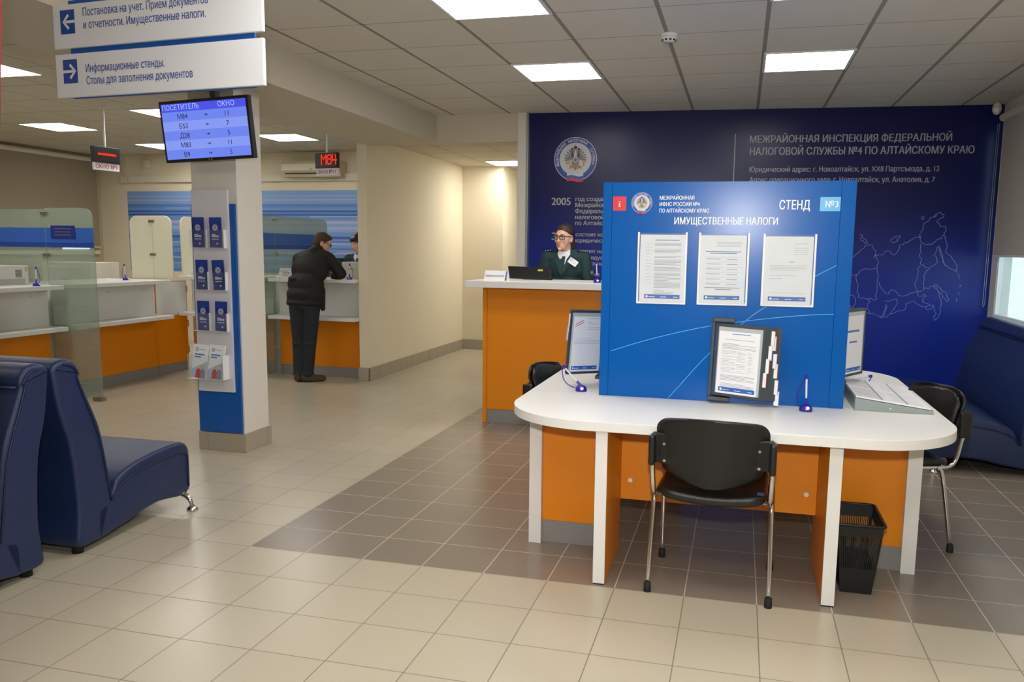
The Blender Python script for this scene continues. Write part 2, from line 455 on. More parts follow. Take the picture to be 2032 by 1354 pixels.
# floor: pale tiles with a darker field under the waiting side
PALE = tile_mat('pale_floor_tile', '#bab29e', '#7a705e', 0.30, (-2.2728, 3.3447), 0.0042, 0.0042, 0.27, 0.035, bump=0.12)
DARK = tile_mat('dark_floor_tile', '#867c6f', '#bdb29e', 0.30, (-2.2728, 3.3447), 0.0045, 0.0045, 0.27, 0.04, bump=0.12)
b = MB(); x0, x1, y0, y1 = -9.9, 2.4, -3.1, 14.6; dx, dy, dy2 = -2.2728, 3.3447, 8.45
for (a, c, d, e, m) in ((x0, y0, x1, dy, PALE), (x0, dy, dx, y1, PALE), (dx, dy2, x1, y1, PALE), (dx, dy, x1, dy2, DARK)):
    b.box((a, c, -0.05), (d, e, 0.0), m)
struct(b.build('floor'))
CEIL = tile_mat('ceiling_tile', '#dcd6c8', '#989287', 0.60, (-1.711, 4.731), 0.026, 0.007, 0.9, 0.012, hexg2='#847d70', bump=0.1, spec=0.2)  # wide bars along the hall painted dark grey for the shaded gap
CEIL2 = tile_mat('ceiling_tile_left', '#cdc5b2', '#948d7c', 0.60, (-5.85, 7.70), 0.012, 0.012, 0.9, 0.012, bump=0.1, spec=0.2)
sbox('ceiling', (-3.12, -3.1, ZC), (2.4, 8.5, ZC+0.05), CEIL)
sbox('ceiling_left', (-9.9, -3.1, ZC), (-3.85, 11.0, ZC+0.05), CEIL2)
sbox('ceiling_corridor', (-3.93, 8.06, 2.62), (-2.0, 14.6, 2.67), CEIL2)
sbox('trim_1', (-3.9, -3.05, 2.54), (-3.1, 8.10, ZC+0.06), PLASTERG)       # the beam along the hall
sbox('trim_2', (-3.1, 8.03, 2.54), (-2.18, 8.20, ZC+0.06), PLASTERG)      # the header over the corridor mouth
# walls
sbox('wall_left', (XL-0.1, -3.1, 0), (XL, 11.0, ZC+0.05), mat('dim_plaster', '#b8ab90', 0.85, var=0.02))
sbox('wall_back', (XL, 10.75, 0), (-4.0, 10.87, ZC+0.05), PLASTER)
sbox('wall_corridor', (-4.02, 8.06, 0), (-3.91, 11.2, ZC+0.05), PLASTER)
sbox('wall_front', (XL-0.1, -3.1, 0), (2.4, YF, ZC+0.05), PLASTERW)
b = MB(); b.box((-3.95, 11.14, 0), (-3.42, 11.26, 2.66), PLASTER); b.box((-3.42, 11.14, 0), (-3.30, 13.4, 2.66), PLASTER)
struct(b.build('wall_corridor_end'))
sbox('wall_corridor_far', (-3.4, 13.4, 0), (-2.0, 13.5, 2.66), PLASTERW)
sbox('wall_corridor_right', (-2.12, 8.36, 0), (-2.0, 13.5, 2.66), PLASTERW)
d1 = struct(thing('door_1', None, None, (-2.95, 13.4, 0)))
b = MB()
for lo, hi in (((-.47, -.03, 0), (-.40, 0, 2.1)), ((.40, -.03, 0), (.47, 0, 2.1)), ((-.40, -.03, 2.03), (.40, 0, 2.1))): b.box(lo, hi, WHITEPL, .004)
b.build('door_frame', d1)
b = MB(); b.box((-.40, -.02, .005), (.40, -.001, 2.03), IVORY, .002)
dl = b.build('door_leaf', d1)
b = MB(); b.tube([(-.34, -.02, 1.0), (-.34, -.06, 1.0), (-.23, -.06, 1.0)], .009, STEEL, 8); b.build('door_handle', dl)
# baseboards of stone tile
b = MB(); b.box((-3.91, 8.045, 0), (-3.895, 11.14, 0.145), BASETILE, 0.004); b.box((-4.035, 8.045, 0), (-3.895, 8.06, 0.145), BASETILE, 0.004)
for i in range(11): b.box((-3.8955, 8.30+0.30*i, 0), (-3.894, 8.304+0.30*i, 0.143), PLINTH)
struct(b.build('baseboard_corridor'))
b = MB(); b.box((-3.91, 11.125, 0), (-3.29, 11.14, 0.145), BASETILE, 0.004)
for i in range(2): b.box((-3.7+0.3*i, 11.1235, 0), (-3.696+0.3*i, 11.125, 0.143), PLINTH)
struct(b.build('baseboard_end'))
# right wall with its window
b = MB(); wy0, wy1, wz0, wz1 = 5.6, 8.16, 0.90, 2.60
b.box((XR, -3.1, 0), (XR+0.12, wy0, ZC+0.05), PLASTERW); b.box((XR, wy1, 0), (XR+0.12, 8.6, ZC+0.05), PLASTERW)
b.box((XR, wy0, 0), (XR+0.12, wy1, wz0), PLASTERW); b.box((XR, wy0, wz1), (XR+0.12, wy1, ZC+0.05), PLASTERW)
struct(b.build('wall_right'))
w = struct(thing('window_1', None, None, (XR+0.02, 0, 0)))
b = MB()
for lo, hi in (((-.015, wy0, wz0), (.02, wy0+.02, wz1)), ((-.015, wy1-.02, wz0), (.02, wy1, wz1)), ((-.015, wy0+.02, wz0), (.02, wy1-.02, wz0+.03)), ((-.015, wy0+.02, wz1-.03), (.02, wy1-.02, wz1))):
    b.box(lo, hi, WHITEPL, 0.005)
b.build('window_frame', w)
b = MB(); b.box((-.004, wy0+.03, wz0+.03), (.004, wy1-.03, wz1-.03), frost_mat('window_pane_glass', '#eaf3f8', 0.94, 0.05)); b.build('window_pane', w)
b = MB(); b.box((-.06, wy0-.02, wz0-.03), (-.02, wy1+.02, wz0), WHITEPL, 0.006); b.build('window_sill', w)
# left window: only a slit of light under its blind
w2 = struct(thing('window_2', None, None, (XL, 0, 0)))
b = MB(); b.box((0.0, 9.95, 1.375), (0.02, 10.45, 1.40), emit_mat('daylight_slit', '#dcecff', 2.0)); b.build('window_pane', w2)
b = MB(); b.box((0.0, 8.1, 1.30), (0.06, 10.62, 1.36), IVORY, 0.005); b.build('window_sill', w2)

# ---- printed feature wall at the end of the hall (local x along the wall, y up)
WALLM = frame((-2.12, 8.05, 0), V3((2.19+2.12, 8.33-8.05, 0)), (0, 0, 1))
LOGO = {}
def ring_bm(r0, r1, z, n=48, a0=0, a1=2*PI):
    bm = bmesh.new(); prev = None
    for i in range(n+1):
        a = a0+(a1-a0)*i/n; c = (bm.verts.new((r0*math.cos(a), r0*math.sin(a), z)), bm.verts.new((r1*math.cos(a), r1*math.sin(a), z)))
        if prev: bm.faces.new((prev[0], prev[1], c[1], c[0]))
        prev = c
    for f in bm.faces:
        f.normal_update()
        if f.normal.z < 0: f.normal_flip()
    return bm
LG = dict(white=mat('logo_white', '#c9c9cd', 0.4), blue=mat('logo_blue', '#23459c', 0.4), grey=mat('logo_grey', '#7c7a7b', 0.45), dark=mat('logo_dark', '#4a3a3a', 0.5), gold=mat('logo_gold', '#b98d32', 0.4), red=mat('logo_red', '#c22a30', 0.4), fblue=mat('logo_flag_blue', '#2a55b5', 0.4))
def emblem(b, M, r, dz=0.0006, detail=True):
    """round service emblem: lettered blue ring, double-headed eagle, gold ribbon and tricolour"""
    S = M @ Matrix.Diagonal((r, r, 1, 1))
    def P(pts, k, m): b.poly(pts, dz*k, LG[m], S)
    b.add(ring_bm(0, 1.0, dz, 48), LG['white'], S)
    b.add(ring_bm(0.745, 0.97, dz*2, 48), LG['blue'], S)
    if detail:
        for word, a_mid, span in (('ФЕДЕРАЛЬНАЯ', 163, 78), ('НАЛОГОВАЯ', 83, 62), ('СЛУЖБА', 8, 52)):
            n = len(word)
            for i, ch in enumerate(word):
                a = math.radians(a_mid + span*(0.5-(i+0.5)/n))
                T = S @ Matrix.Rotation(a-PI/2, 4, 'Z') @ Matrix.Translation((0, 0.795, 0))
                b.text(ch, 0, 0, None, 0.125, dz*3, LG['white'], T, 0.02, 'C')
    for s in (-1, 1):
        # wing, feather by feather
        for k in range(7):
            a = math.radians(100-k*19); L_ = 0.52-0.03*abs(k-2)
            o = (0.13, 0.02); tip = (o[0]+L_*math.cos(a)*0.95*(0.6+0.4*(k/6)), o[1]+L_*math.sin(a)*0.9)
            t = (-math.sin(a)*0.055, math.cos(a)*0.055)
            q = [(o[0]+t[0]*.5, o[1]+t[1]*.5), (tip[0]+t[0], tip[1]+t[1]), (tip[0]-t[0]*.3, tip[1]-t[1]*.3), (o[0]-t[0]*.5, o[1]-t[1]*.5)]
            P([(s*x, y) for x, y in q], 3+(k % 2)*.4, 'grey')
        P([(s*x, y) for x, y in ((.02, .02), (.10, .20), (.13, .34), (.24, .38), (.17, .28), (.19, .16), (.16, .0))], 4, 'dark')   # neck and head
        P([(s*x, y) for x, y in ((.10, .40), (.22, .40), (.20, .50), (.12, .50))], 4.2, 'dark')                                     # small crown
        P([(s*x, y) for x, y in ((.10, -.22), (.26, -.34), (.30, -.44), (.22, -.40), (.12, -.34))], 4, 'grey')
    P([(-.15, .10), (.15, .10), (.17, -.20), (.07, -.42), (0, -.52), (-.07, -.42), (-.17, -.20)], 4.4, 'grey')
    P([(-.07, .44), (.07, .44), (.09, .56), (.03, .58), (0, .66), (-.03, .58), (-.09, .56)], 5, 'dark')
    P([(-.12, .08), (.12, .08), (.12, -.10), (0, -.19), (-.12, -.10)], 5.4, 'white')
    P([(-.08, .05), (.08, .05), (.08, -.08), (0, -.14), (-.08, -.08)], 5.8, 'grey')
    for pts in ([(-.42, -.16), (-.38, -.06), (-.28, -.08), (-.27, -.18), (-.38, -.20), (-.42, -.16)], [(-.28, -.44), (-.2, -.36), (-.06, -.36), (.06, -.28), (.16, -.18), (.12, -.36), (.24, -.42), (.30, -.30)], [(.30, -.06), (.38, -.16), (.48, -.10)], [(.38, -.16), (.40, -.34)], [(-.24, -.30), (-.05, -.26), (.14, -.44)]):
        b.stroke(pts, 0.055, dz*6, LG['gold'], S)
    wave = lambda y: [(x, y+0.035*math.sin((x+.36)/.72*2*PI)) for x in [-.38+.76*i/10 for i in range(11)]]
    rows = [wave(-.60), wave(-.76), wave(-.88), wave(-1.02)]
    for k, m in enumerate(('white', 'fblue', 'red')):
        P(rows[k]+rows[k+1][::-1], 7+k*.2, m)

b = MB(); b.box((0, 0, -0.06), (4.44, ZC+0.02, 0.0), NAVY, M=WALLM)
wall_back_print = b
e = 0.0015
emblem(b, WALLM @ Matrix.Translation((0.476, 2.36, 0)), 0.215, e)
def wt(s, x, y, wd, cap, m=TEXTGREY, bold=0.02): b.text(s, x, y, wd, cap, e, m, WALLM, bold)
wt('МЕЖРАЙОННАЯ ИНСПЕКЦИЯ ФЕДЕРАЛЬНОЙ', 2.158, 2.500, 1.795, 0.068)
wt('НАЛОГОВОЙ СЛУЖБЫ №4 ПО АЛТАЙСКОМУ КРАЮ', 2.162, 2.385, 1.99, 0.070)
wt('Юридический адрес: г. Новоалтайск, ул. XXII Партсъезда, д. 12', 2.165, 2.226, 1.70, 0.050, bold=0.014)
wt('Адрес операционного зала: г. Новоалтайск, ул. Анатолия, д. 7', 2.17, 2.128, 1.665, 0.050, bold=0.014)
b.rect(2.015, 1.95, 2.024, 2.585, e, TEXTGREY, WALLM)
wt('2005', 0.243, 1.909, 0.19, 0.076)
for s, y in (('год создания', 1.948), ('Межрайонной', 1.889), ('Федеральной', 1.829), ('налоговой', 1.769), ('по Алтайскому', 1.710)): wt(s, 0.485, y, None, 0.043)
wt('3', 0.249, 1.561, 0.05, 0.076); wt('4', 0.252, 1.393, 0.055, 0.076)
for s, y in (('состоят на', 1.598), ('юридических', 1.538), ('состоят на', 1.432), ('индивидуальных', 1.368), ('предпринимателей', 1.308), ('на', 1.201)):
    wt(s, 0.492 if s != 'на' else 0.684, y, None, 0.040)
MAPLINES = {
'coast': [(3.168,1.432),(3.202,1.474),(3.237,1.505),(3.265,1.536),(3.294,1.544),(3.331,1.529),(3.36,1.491),(3.358,1.453),(3.345,1.422),(3.359,1.445),(3.395,1.453),(3.431,1.457),(3.451,1.485),(3.487,1.488),(3.519,1.452),(3.553,1.478),(3.572,1.517),(3.564,1.54),(3.599,1.548),(3.634,1.571),(3.668,1.594),(3.695,1.617),(3.731,1.625),(3.753,1.61),(3.736,1.648),(3.756,1.679),(3.76,1.717),(3.779,1.755),(3.812,1.785),(3.846,1.808),(3.873,1.838),(3.893,1.853),(3.915,1.838),(3.938,1.823),(3.932,1.801),(3.904,1.793),(3.878,1.77),(3.9,1.748),(3.91,1.718),(3.945,1.721),(3.964,1.711),(3.963,1.673),(3.951,1.643),(3.96,1.612),(3.969,1.582),(3.987,1.537),(3.976,1.492),(4.0,1.462),(4.029,1.447),(4.038,1.417),(4.07,1.379),(4.081,1.326),(4.09,1.296)],
'kam': [(4.09,1.296),(4.038,1.325),(4.0,1.355),(3.978,1.37),(3.961,1.408),(3.95,1.461),(3.932,1.506),(3.915,1.544),(3.926,1.491),(3.952,1.43),(3.955,1.392),(3.979,1.355)],
'okh': [(3.915,1.544),(3.896,1.521),(3.879,1.452),(3.902,1.43),(3.912,1.392),(3.865,1.353),(3.838,1.33),(3.818,1.306),(3.805,1.283),(3.806,1.214),(3.806,1.129),(3.829,1.153),(3.851,1.141),(3.864,1.161),(3.892,1.17)],
'sakh': [(3.892,1.17),(3.913,1.185),(3.943,1.155),(3.975,1.118),(4.012,1.095),(4.022,1.065),(4.038,1.042),(4.018,1.022),(4.001,1.049),(3.978,1.079),(3.947,1.109),(3.923,1.139),(3.9,1.162)],
'prim': [(3.892,1.17),(3.923,1.139),(3.948,1.094),(3.966,1.048),(3.976,1.002),(3.973,0.94),(3.962,0.894),(3.943,0.862),(3.923,0.838),(3.913,0.877),(3.933,0.908),(3.915,0.946),(3.905,0.985)],
'south': [(3.342,0.892),(3.387,0.886),(3.433,0.86),(3.462,0.864),(3.492,0.857),(3.533,0.897),(3.576,0.914),(3.62,0.923),(3.655,0.932),(3.667,0.971),(3.659,0.994),(3.701,1.014),(3.745,1.004),(3.783,0.982),(3.835,0.965),(3.848,0.98),(3.877,0.984),(3.905,0.985),(3.893,0.954),(3.858,0.94),(3.839,0.965)],
'b1': [(3.358,1.453),(3.375,1.415),(3.392,1.376),(3.381,1.33),(3.392,1.268),(3.389,1.206),(3.413,1.175),(3.429,1.144),(3.462,1.099),(3.499,1.084),(3.519,1.123),(3.548,1.116),(3.579,1.093),(3.602,1.071),(3.653,1.072),(3.71,1.096),(3.759,1.113)],
'b2': [(3.05,1.23),(3.1,1.262),(3.171,1.256),(3.208,1.265),(3.228,1.296),(3.271,1.32),(3.323,1.313),(3.373,1.326)],
'b3': [(3.204,1.257),(3.204,1.202),(3.222,1.156),(3.218,1.101),(3.241,1.078),(3.229,1.046),(3.274,1.04),(3.318,1.033),(3.378,1.019),(3.4,1.027),(3.383,1.066),(3.394,1.113),(3.389,1.19)],
'b4': [(3.757,1.565),(3.753,1.519),(3.762,1.489),(3.75,1.451),(3.774,1.413),(3.77,1.367),(3.808,1.337),(3.837,1.337)],
'b5': [(3.738,1.625),(3.755,1.58),(3.793,1.55),(3.829,1.554),(3.864,1.566),(3.89,1.597),(3.932,1.612),(3.951,1.643)],
'b6': [(3.771,1.351),(3.738,1.32),(3.748,1.274),(3.744,1.228),(3.718,1.189),(3.743,1.136),(3.759,1.113),(3.781,1.113),(3.797,1.129)],
'b7': [(3.759,1.113),(3.762,1.074),(3.799,1.067),(3.811,1.091),(3.835,1.068),(3.807,1.044),(3.81,1.013),(3.846,1.007),(3.876,0.992)],
'baikal': [(3.484,0.982),(3.493,0.951),(3.481,0.92),(3.475,0.888),(3.455,0.856),(3.44,0.86),(3.46,0.888),(3.473,0.919),(3.478,0.951),(3.476,0.982)],
'b8': [(3.474,1.021),(3.504,1.014),(3.547,1.03),(3.575,1.039),(3.585,1.0),(3.565,0.969),(3.553,0.929),(3.526,0.897)],
'b9': [(3.318,1.033),(3.342,1.01),(3.314,0.978),(3.317,0.939),(3.335,0.892),(3.36,0.889)],
'isl1': [(3.481,1.577),(3.508,1.616),(3.543,1.631),(3.572,1.636),(3.566,1.616),(3.538,1.601),(3.553,1.586),(3.518,1.57),(3.496,1.574)],
'isl2': [(3.204,1.643),(3.229,1.636),(3.238,1.605),(3.269,1.59),(3.285,1.56),(3.264,1.552),(3.24,1.582),(3.217,1.597),(3.223,1.621)],
'isl3': [(3.744,1.8),(3.758,1.815),(3.76,1.785),(3.746,1.78),(3.744,1.8)],
'isl4': [(3.873,1.838),(3.867,1.815),(3.854,1.8)],
'kur1': [(4.098,1.281),(4.109,1.235)], 'kur2': [(4.119,1.19),(4.121,1.159)], 'kur3': [(4.122,1.113),(4.115,1.09)], 'kur4': [(4.108,1.06),(4.103,1.028)],
'b10': [(3.05,1.40),(3.1,1.42),(3.168,1.432)], 'b11': [(3.08,1.05),(3.13,1.08),(3.183,1.061),(3.207,1.03),(3.203,0.975),(3.189,0.959),(3.206,0.936)],
'b12': [(3.06,0.93),(3.10,0.96),(3.15,0.93),(3.189,0.959)], 'b13': [(3.206,0.936),(3.24,0.91),(3.28,0.93),(3.335,0.892)],
}
MAPC = mat('map_line', '#7d8fd0', 0.5)
for pts in MAPLINES.values():
    q = list(pts)
    for lev, amp in ((0, .013), (1, .007)):     # break each run into small wiggles like a border
        r = [q[0]]
        for p0, p1 in zip(q, q[1:]):
            mx_, my_ = (p0[0]+p1[0])/2, (p0[1]+p1[1])/2; dxx, dyy = p1[0]-p0[0], p1[1]-p0[1]; l = math.hypot(dxx, dyy) or 1
            n = noise.noise((mx_*60, my_*60, 3+lev*5))*min(amp, l*.35)*1.6
            r += [(mx_-dyy/l*n, my_+dxx/l*n), p1]
        q = r
    b.stroke(q, 0.0045, e, MAPC, WALLM)
struct(b.build('wall_end'))
# white upright at the corner of the printed wall, with its aluminium edge
b = MB(); b.box((-2.225, 8.0, 0), (-2.135, 8.36, ZC), PLASTERW, 0.004); b.box((-2.135, 7.995, 0), (-2.112, 8.12, ZC), ALU, 0.002)
struct(b.build('trim_3'))
# blinds, trunking and mural
b = MB(); b.cyl((0, 5.5, 2.68), (0, 8.2, 2.68), 0.035, IVORY)
bl = tag(thing('roller_blind', 'grey roller blind half lowered over the bright window beside the navy wall', 'blind', (XR-0.04, 0, 0)))
b.build('head_rail', bl)
b = MB(); b.box((-0.003, 5.55, 1.46), (0.0, 8.15, 2.66), BLIND); b.build('blind_fabric', bl)
b = MB(); b.box((-0.012, 5.55, 1.445), (0.008, 8.15, 1.462), IVORY, 0.003); b.build('bottom_bar', bl)
b = MB(); b.tube([(-0.05, 8.17, 2.62), (-0.05, 8.17, 1.5), (-0.05, 8.17, 1.02), (-0.05, 8.14, 0.985), (-0.05, 8.11, 1.02), (-0.05, 8.11, 1.5), (-0.05, 8.115, 2.62)], 0.0025, GREYPL, 6); b.build('pull_chain', bl)
bl2 = thing('roller_blind', 'wide brownish roller blind lowered behind the service counters', 'blind', (XL+0.06, 0, 0))
b = MB(); b.box((0, 4.0, 1.42), (0.004, 10.62, 2.72), mat('brown_blind', '#988b74', 0.85, var=0.03, vscale=300)); b.build('blind_fabric', bl2)
b = MB(); b.cyl((0.0, 3.95, 2.74), (0.0, 10.66, 2.74), 0.035, IVORY); b.build('head_rail', bl2)
b = MB(); b.box((-0.01, 4.0, 1.40), (0.012, 10.62, 1.42), IVORY, 0.003); b.build('bottom_bar', bl2)
# striped mural on the back wall
b = MB(); mx0, mx1, mz0, mz1 = -9.25, -4.02, 1.06, 2.27; y = 10.745
cols = {k: mat('mural_'+k, h, 0.45) for k, h in dict(a='#7ea6da', b='#5c88ca', c='#3452a6', d='#9cbde4', e='#aab2d8', f='#6f99d4').items()}
rng = random.Random(4)
bands = [(0.00, 'b'), (.04, 'f'), (.10, 'b'), (.17, 'd'), (.185, 'b'), (.24, 'f'), (.30, 'c'), (.31, 'f'), (.36, 'd'), (.375, 'b'), (.43, 'c'), (.45, 'f'), (.50, 'a'), (.53, 'e'), (.57, 'a'), (.60, 'e'), (.64, 'f'), (.70, 'c'), (.715, 'b'), (.745, 'c'), (.76, 'f'), (.80, 'b'), (.84, 'a'), (.88, 'e'), (.895, 'a'), (.93, 'e'), (.94, 'a'), (1.0, None)]
for (t0, k), (t1, _) in zip(bands, bands[1:]):
    b.box((mx0, y, mz0+(mz1-mz0)*t0), (mx1, y+0.004, mz0+(mz1-mz0)*t1), cols[k])
for i in range(16):
    z = mz0+rng.random()*(mz1-mz0-0.02); xa = mx0+rng.random()*3.5; xb = min(mx1, xa+0.6+rng.random()*2.5)
    b.box((xa, y-0.0015, z), (xb, y, z+0.004+rng.random()*0.012), cols[rng.choice('cdeb')])
tag(b.build('striped_mural'), 'long blue striped mural on the wall behind the counters', 'mural')
b = MB(); b.box((-9.2, 10.70, 2.40), (-4.02, 10.75, 2.50), IVORY, 0.004); struct(b.build('trim_4'))
b = MB(); b.box((-9.33, 10.70, 2.39), (-9.22, 10.75, 2.50), IVORY, 0.008); b.box((-9.29, 10.72, 2.50), (-9.26, 10.75, ZC), IVORY); struct(b.build('trim_5'))

# ================================================================== CEILING FITTINGS
def lamp(x, y, z, label, group):
    t = thing('ceiling_light', label, 'ceiling light', (x, y, z), 0, group)
    b = MB(); s, w = 0.298, 0.018
    for lo, hi in (((-s, -s, -.006), (s, -s+w, .006)), ((-s, s-w, -.006), (s, s, .006)), ((-s, -s+w, -.006), (-s+w, s-w, .006)), ((s-w, -s+w, -.006), (s, s-w, .006))): b.box(lo, hi, WHITEPL)
    b.build('frame', t)
    b = MB(); b.box((-s+w, -s+w, -.003), (s-w, s-w, .001), PANEL); b.build('diffuser', t)
    b = MB()
    for k in (-.14, 0, .14): b.box((-s+w, k-.006, -.007), (s-w, k+.006, -.0035), WHITEPL)
    b.build('louvre', t)
    return t
GH, GL = 'ceiling light panels over the hall', 'ceiling light panels over the counters'
hall = {(0, 3): 'square ceiling light nearest the navy wall, over the reception desk', (1, 3): 'square ceiling light over the blue stand, right of the smoke detector', (0, 2): 'square ceiling light cut by the top edge, right of the hanging sign'}
for ix, x in enumerate((-1.411, 0.389)):
    for iy, y in enumerate((0.831, 2.631, 4.431, 6.231)):
        lab = hall.get((ix, iy-0), None) or 'square ceiling light above the hall, outside the picture'
        lamp(x, y, ZC-0.004, lab, GH)
for x, y, lab in ((-7.78, 8.0, 'ceiling light right above the hanging window display of window nine'), (-7.75, 9.8, 'far ceiling light half hidden behind the left side of the queue screen'), (-5.77, 7.4, 'ceiling light almost wholly hidden behind the queue screen'), (-5.56, 9.25, 'far ceiling light between the pillar and the window eleven display'), (-5.8, 5.25, 'ceiling light cut by the left edge of the picture'), (-8.0, 5.6, 'square ceiling light above the counters, outside the picture'), (-5.8, 2.6, 'square ceiling light above the counters, outside the picture'), (-8.0, 2.6, 'square ceiling light above the counters, outside the picture')):
    lamp(x, y, ZC-0.004, lab, GL)
lamp(-3.07, 10.75, 2.616, 'ceiling light in the corridor beside the white upright', None)
lamp(-2.42, 10.95, 2.616, 'added corridor fill lamp, unseen behind the white upright of the navy wall', None)  # added out of sight to brighten the corridor walls

# ================================================================== SERVICE COUNTERS (left side)
COUNTER_GROUP = 'service counters'
def counter(label, x0, y0, x1, y1, side, top=1.08, shelf=True, wt_ext=(0, 0), sh_ext=(0, 0), depth=0.62, worktop=True):
    """front runs from (x0,y0) to (x1,y1); local x along the front, local y towards the public is negative"""
    d = V3((x1-x0, y1-y0, 0)); L = d.length; ang = math.atan2(d.y, d.x)
    t = thing('service_counter', label, 'counter', (x0, y0, 0), ang, COUNTER_GROUP)
    g = 0.002
    b = MB(); b.box((g, 0.0, 0.665), (L-g, 0.02, top-0.04), WHITE, 0.001)
    for k in (.12, .5, .88): b.cyl((L*k, 0.001, top-0.10), (L*k, -0.0015, top-0.10), 0.006, GREYPL, seg=8)
    b.build('upper_panel', t)
    b = MB(); b.box((g, 0.0, 0.115), (L-g, 0.02, 0.662), ORANGE, 0.001); b.build('lower_panel', t)
    b = MB(); b.box((g, 0.004, 0.0), (L-g, 0.018, 0.112), PLINTH); b.build('plinth', t)
    for xa in (g, L-0.02):
        b = MB(); b.box((xa, 0.021, 0.0), (xa+0.018, depth, top-0.041), WHITE); b.build('side_panel', t)
    if worktop:
        b = MB(); b.box((wt_ext[0], -0.22, top-0.04), (L-wt_ext[1], depth, top), WHITE, 0.004); b.build('worktop', t)
    if shelf:
        b = MB(); b.box((sh_ext[0], -0.24, 0.655), (L-sh_ext[1], 0.0, 0.695), WHITE, 0.004); b.build('bag_shelf', t)
    return t
CX = -6.26
counter('service counter left of the frosted glass screen, cut by the picture edge', CX, 4.60, CX, 6.185, 0, wt_ext=(0, .03), sh_ext=(0, .03))
counter('service counter between the frosted glass screen and the cream divider', CX, 6.235, CX, 7.61, 0, wt_ext=(0.02, .0), sh_ext=(.02, .0))
# hinged gate that closes the staff side
g = thing('counter_gate', 'white and orange counter gate without a worktop, beside the cream divider', 'gate', (CX, 7.624, 0), PI/2)
b = MB(); b.box((0, 0, .665), (.505, .02, 1.045), WHITE, .001); b.build('upper_panel', g)
b = MB(); b.box((0, 0, .115), (.505, .02, .662), ORANGE, .001); b.build('lower_panel', g)
b = MB(); b.box((0, -.001, 1.045), (.505, .022, 1.053), ORANGE); b.box((-.004, -.001, .70), (0.002, .02, 1.045), ORANGE); b.box((.507, -.001, .115), (.512, .021, 1.053), ORANGE); b.build('edge_strip', g)
b = MB(); b.box((0, .004, 0), (.51, .018, .112), PLINTH); b.build('plinth', g)
for z in (.25, .55, .95):
    b = MB(); b.cyl((.517, -.006, z-.04), (.517, -.006, z+.04), .006, STEEL, seg=10); b.build('hinge', g)
MY = 8.20
counter('corner service counter half hidden behind the leaflet pillar', -6.235, MY, -5.16, MY, 1, top=1.11, wt_ext=(0, .02), sh_ext=(0, .02))
counter('service counter of window eleven where the man in black leans', -5.085, MY, -4.025, MY, 1, top=1.11, wt_ext=(.0, 0), sh_ext=(.0, 0), depth=.36)

# ---- frosted glass screens with a blue film band
def clampo(name, M, parent):
    b = MB(); b.box((-.035, -.022, -.016), (.035, .022, .016), STEEL, .004, M=M); return b.build(name, parent)
def frosted_pane(b, x0, x1, z0, z1, corners, M, r=.09, lines=()):
    """a pane in its local XY plane (x along, y up), 10 mm thick, with film bands and clear lines"""
    b.prism(round_rect(x0, z0, x1, z1, r, 6, corners), -.005, .005, FROST, M)
    e = .0062
    for s in (1,):
        b.rect(x0, 1.455, x1, 1.605, e, FROSTBLUE, M); b.rect(x0, 1.425, x1, 1.470, e+.0006, FROSTDARK, M)
    for z in lines:
        if z0 < z < z1: b.rect(x0, z-.004, x1, z+.004, e+.0004, GLASSLINE, M)
LN = (1.36, 1.235, 1.055, .885, .70, .50, .33, .16)
ga = thing('glass_screen', 'tall frosted glass screen with a blue band, standing out from the left counters', 'glass screen', (CX, 6.21, 0))
M0 = Matrix.Rotation(PI/2, 4, 'X')
b = MB(); frosted_pane(b, 0.003, .53, .02, 1.785, '0010', M0, .10, LN); b.build('outer_pane', ga)
b = MB(); frosted_pane(b, -.72, -.003, 1.085, 1.775, '0001', M0, .10, LN); b.build('inner_pane', ga)
for z in (1.74, 1.355): clampo('clamp', Matrix.Translation((0, 0, z)) , ga)
b = MB(); b.box((.44, -.03, 0), (.54, .03, .035), STEEL, .004); b.build('foot', ga)
nt_ = thing('notice_plate', 'small dark blue notice stuck on the frosted glass screen', 'notice', (CX+.20, 6.198, 1.565))
b = MB(); b.rect(-.135, -.06, .135, .06, 0, mat('notice_blue', '#1a2c80', .4), M0); b.box((-.135, .0005, -.06), (.135, .002, .06), mat('notice_blue', '#1a2c80', .4))
for k in range(3): b.rect(-.09, .028-.028*k, .09, .033-.028*k, .0008, mat('notice_ink', '#7a7f56', .6), M0)
b.build('plate', nt_)
gb = thing('glass_screen', 'frosted glass screen with a blue band left of the man in black', 'glass screen', (-5.12, MY, 0), PI/2)
b = MB(); frosted_pane(b, -.40, -.003, .02, 1.80, '0000', M0, .10, LN); b.build('outer_pane', gb)
b = MB(); frosted_pane(b, .003, 1.20, 1.12, 1.80, '0010', M0, .10, LN); b.build('inner_pane', gb)
for z in (1.76, 1.37): clampo('clamp', Matrix.Translation((0, 0, z)), gb)
b = MB(); b.box((-.40, -.03, 0), (-.28, .03, .035), STEEL, .004); b.build('foot', gb)
def divider(name_label, loc, rot, x0, xm, x1, z0, z1):
    t = thing('counter_divider', name_label, 'divider', loc, rot)
    b = MB(); b.prism(round_rect(x0, z0, xm-.002, z1, .09, 6, '0001'), -.008, .008, CREAMGLASS, M0, .002); b.build('pane', t)
    b = MB(); b.prism(round_rect(xm+.002, z0, x1, z1, .09, 6, '0010'), -.008, .008, CREAMGLASS, M0, .002); b.build('pane', t)
    for z in (z1-.06, z0+.27): clampo('clamp', Matrix.Translation((xm, 0, z)), t)
    return t
divider('cream divider with two rounded corners between the left counter and the gate', (0, 7.66, 0), 0, -6.58, -6.29, -6.045, 1.085, 1.775)
divider('cream divider behind the corner counter, cut off by the leaflet pillar', (-6.22, 0, 0), PI/2, 8.03, 8.45, 8.75, 1.115, 1.785)
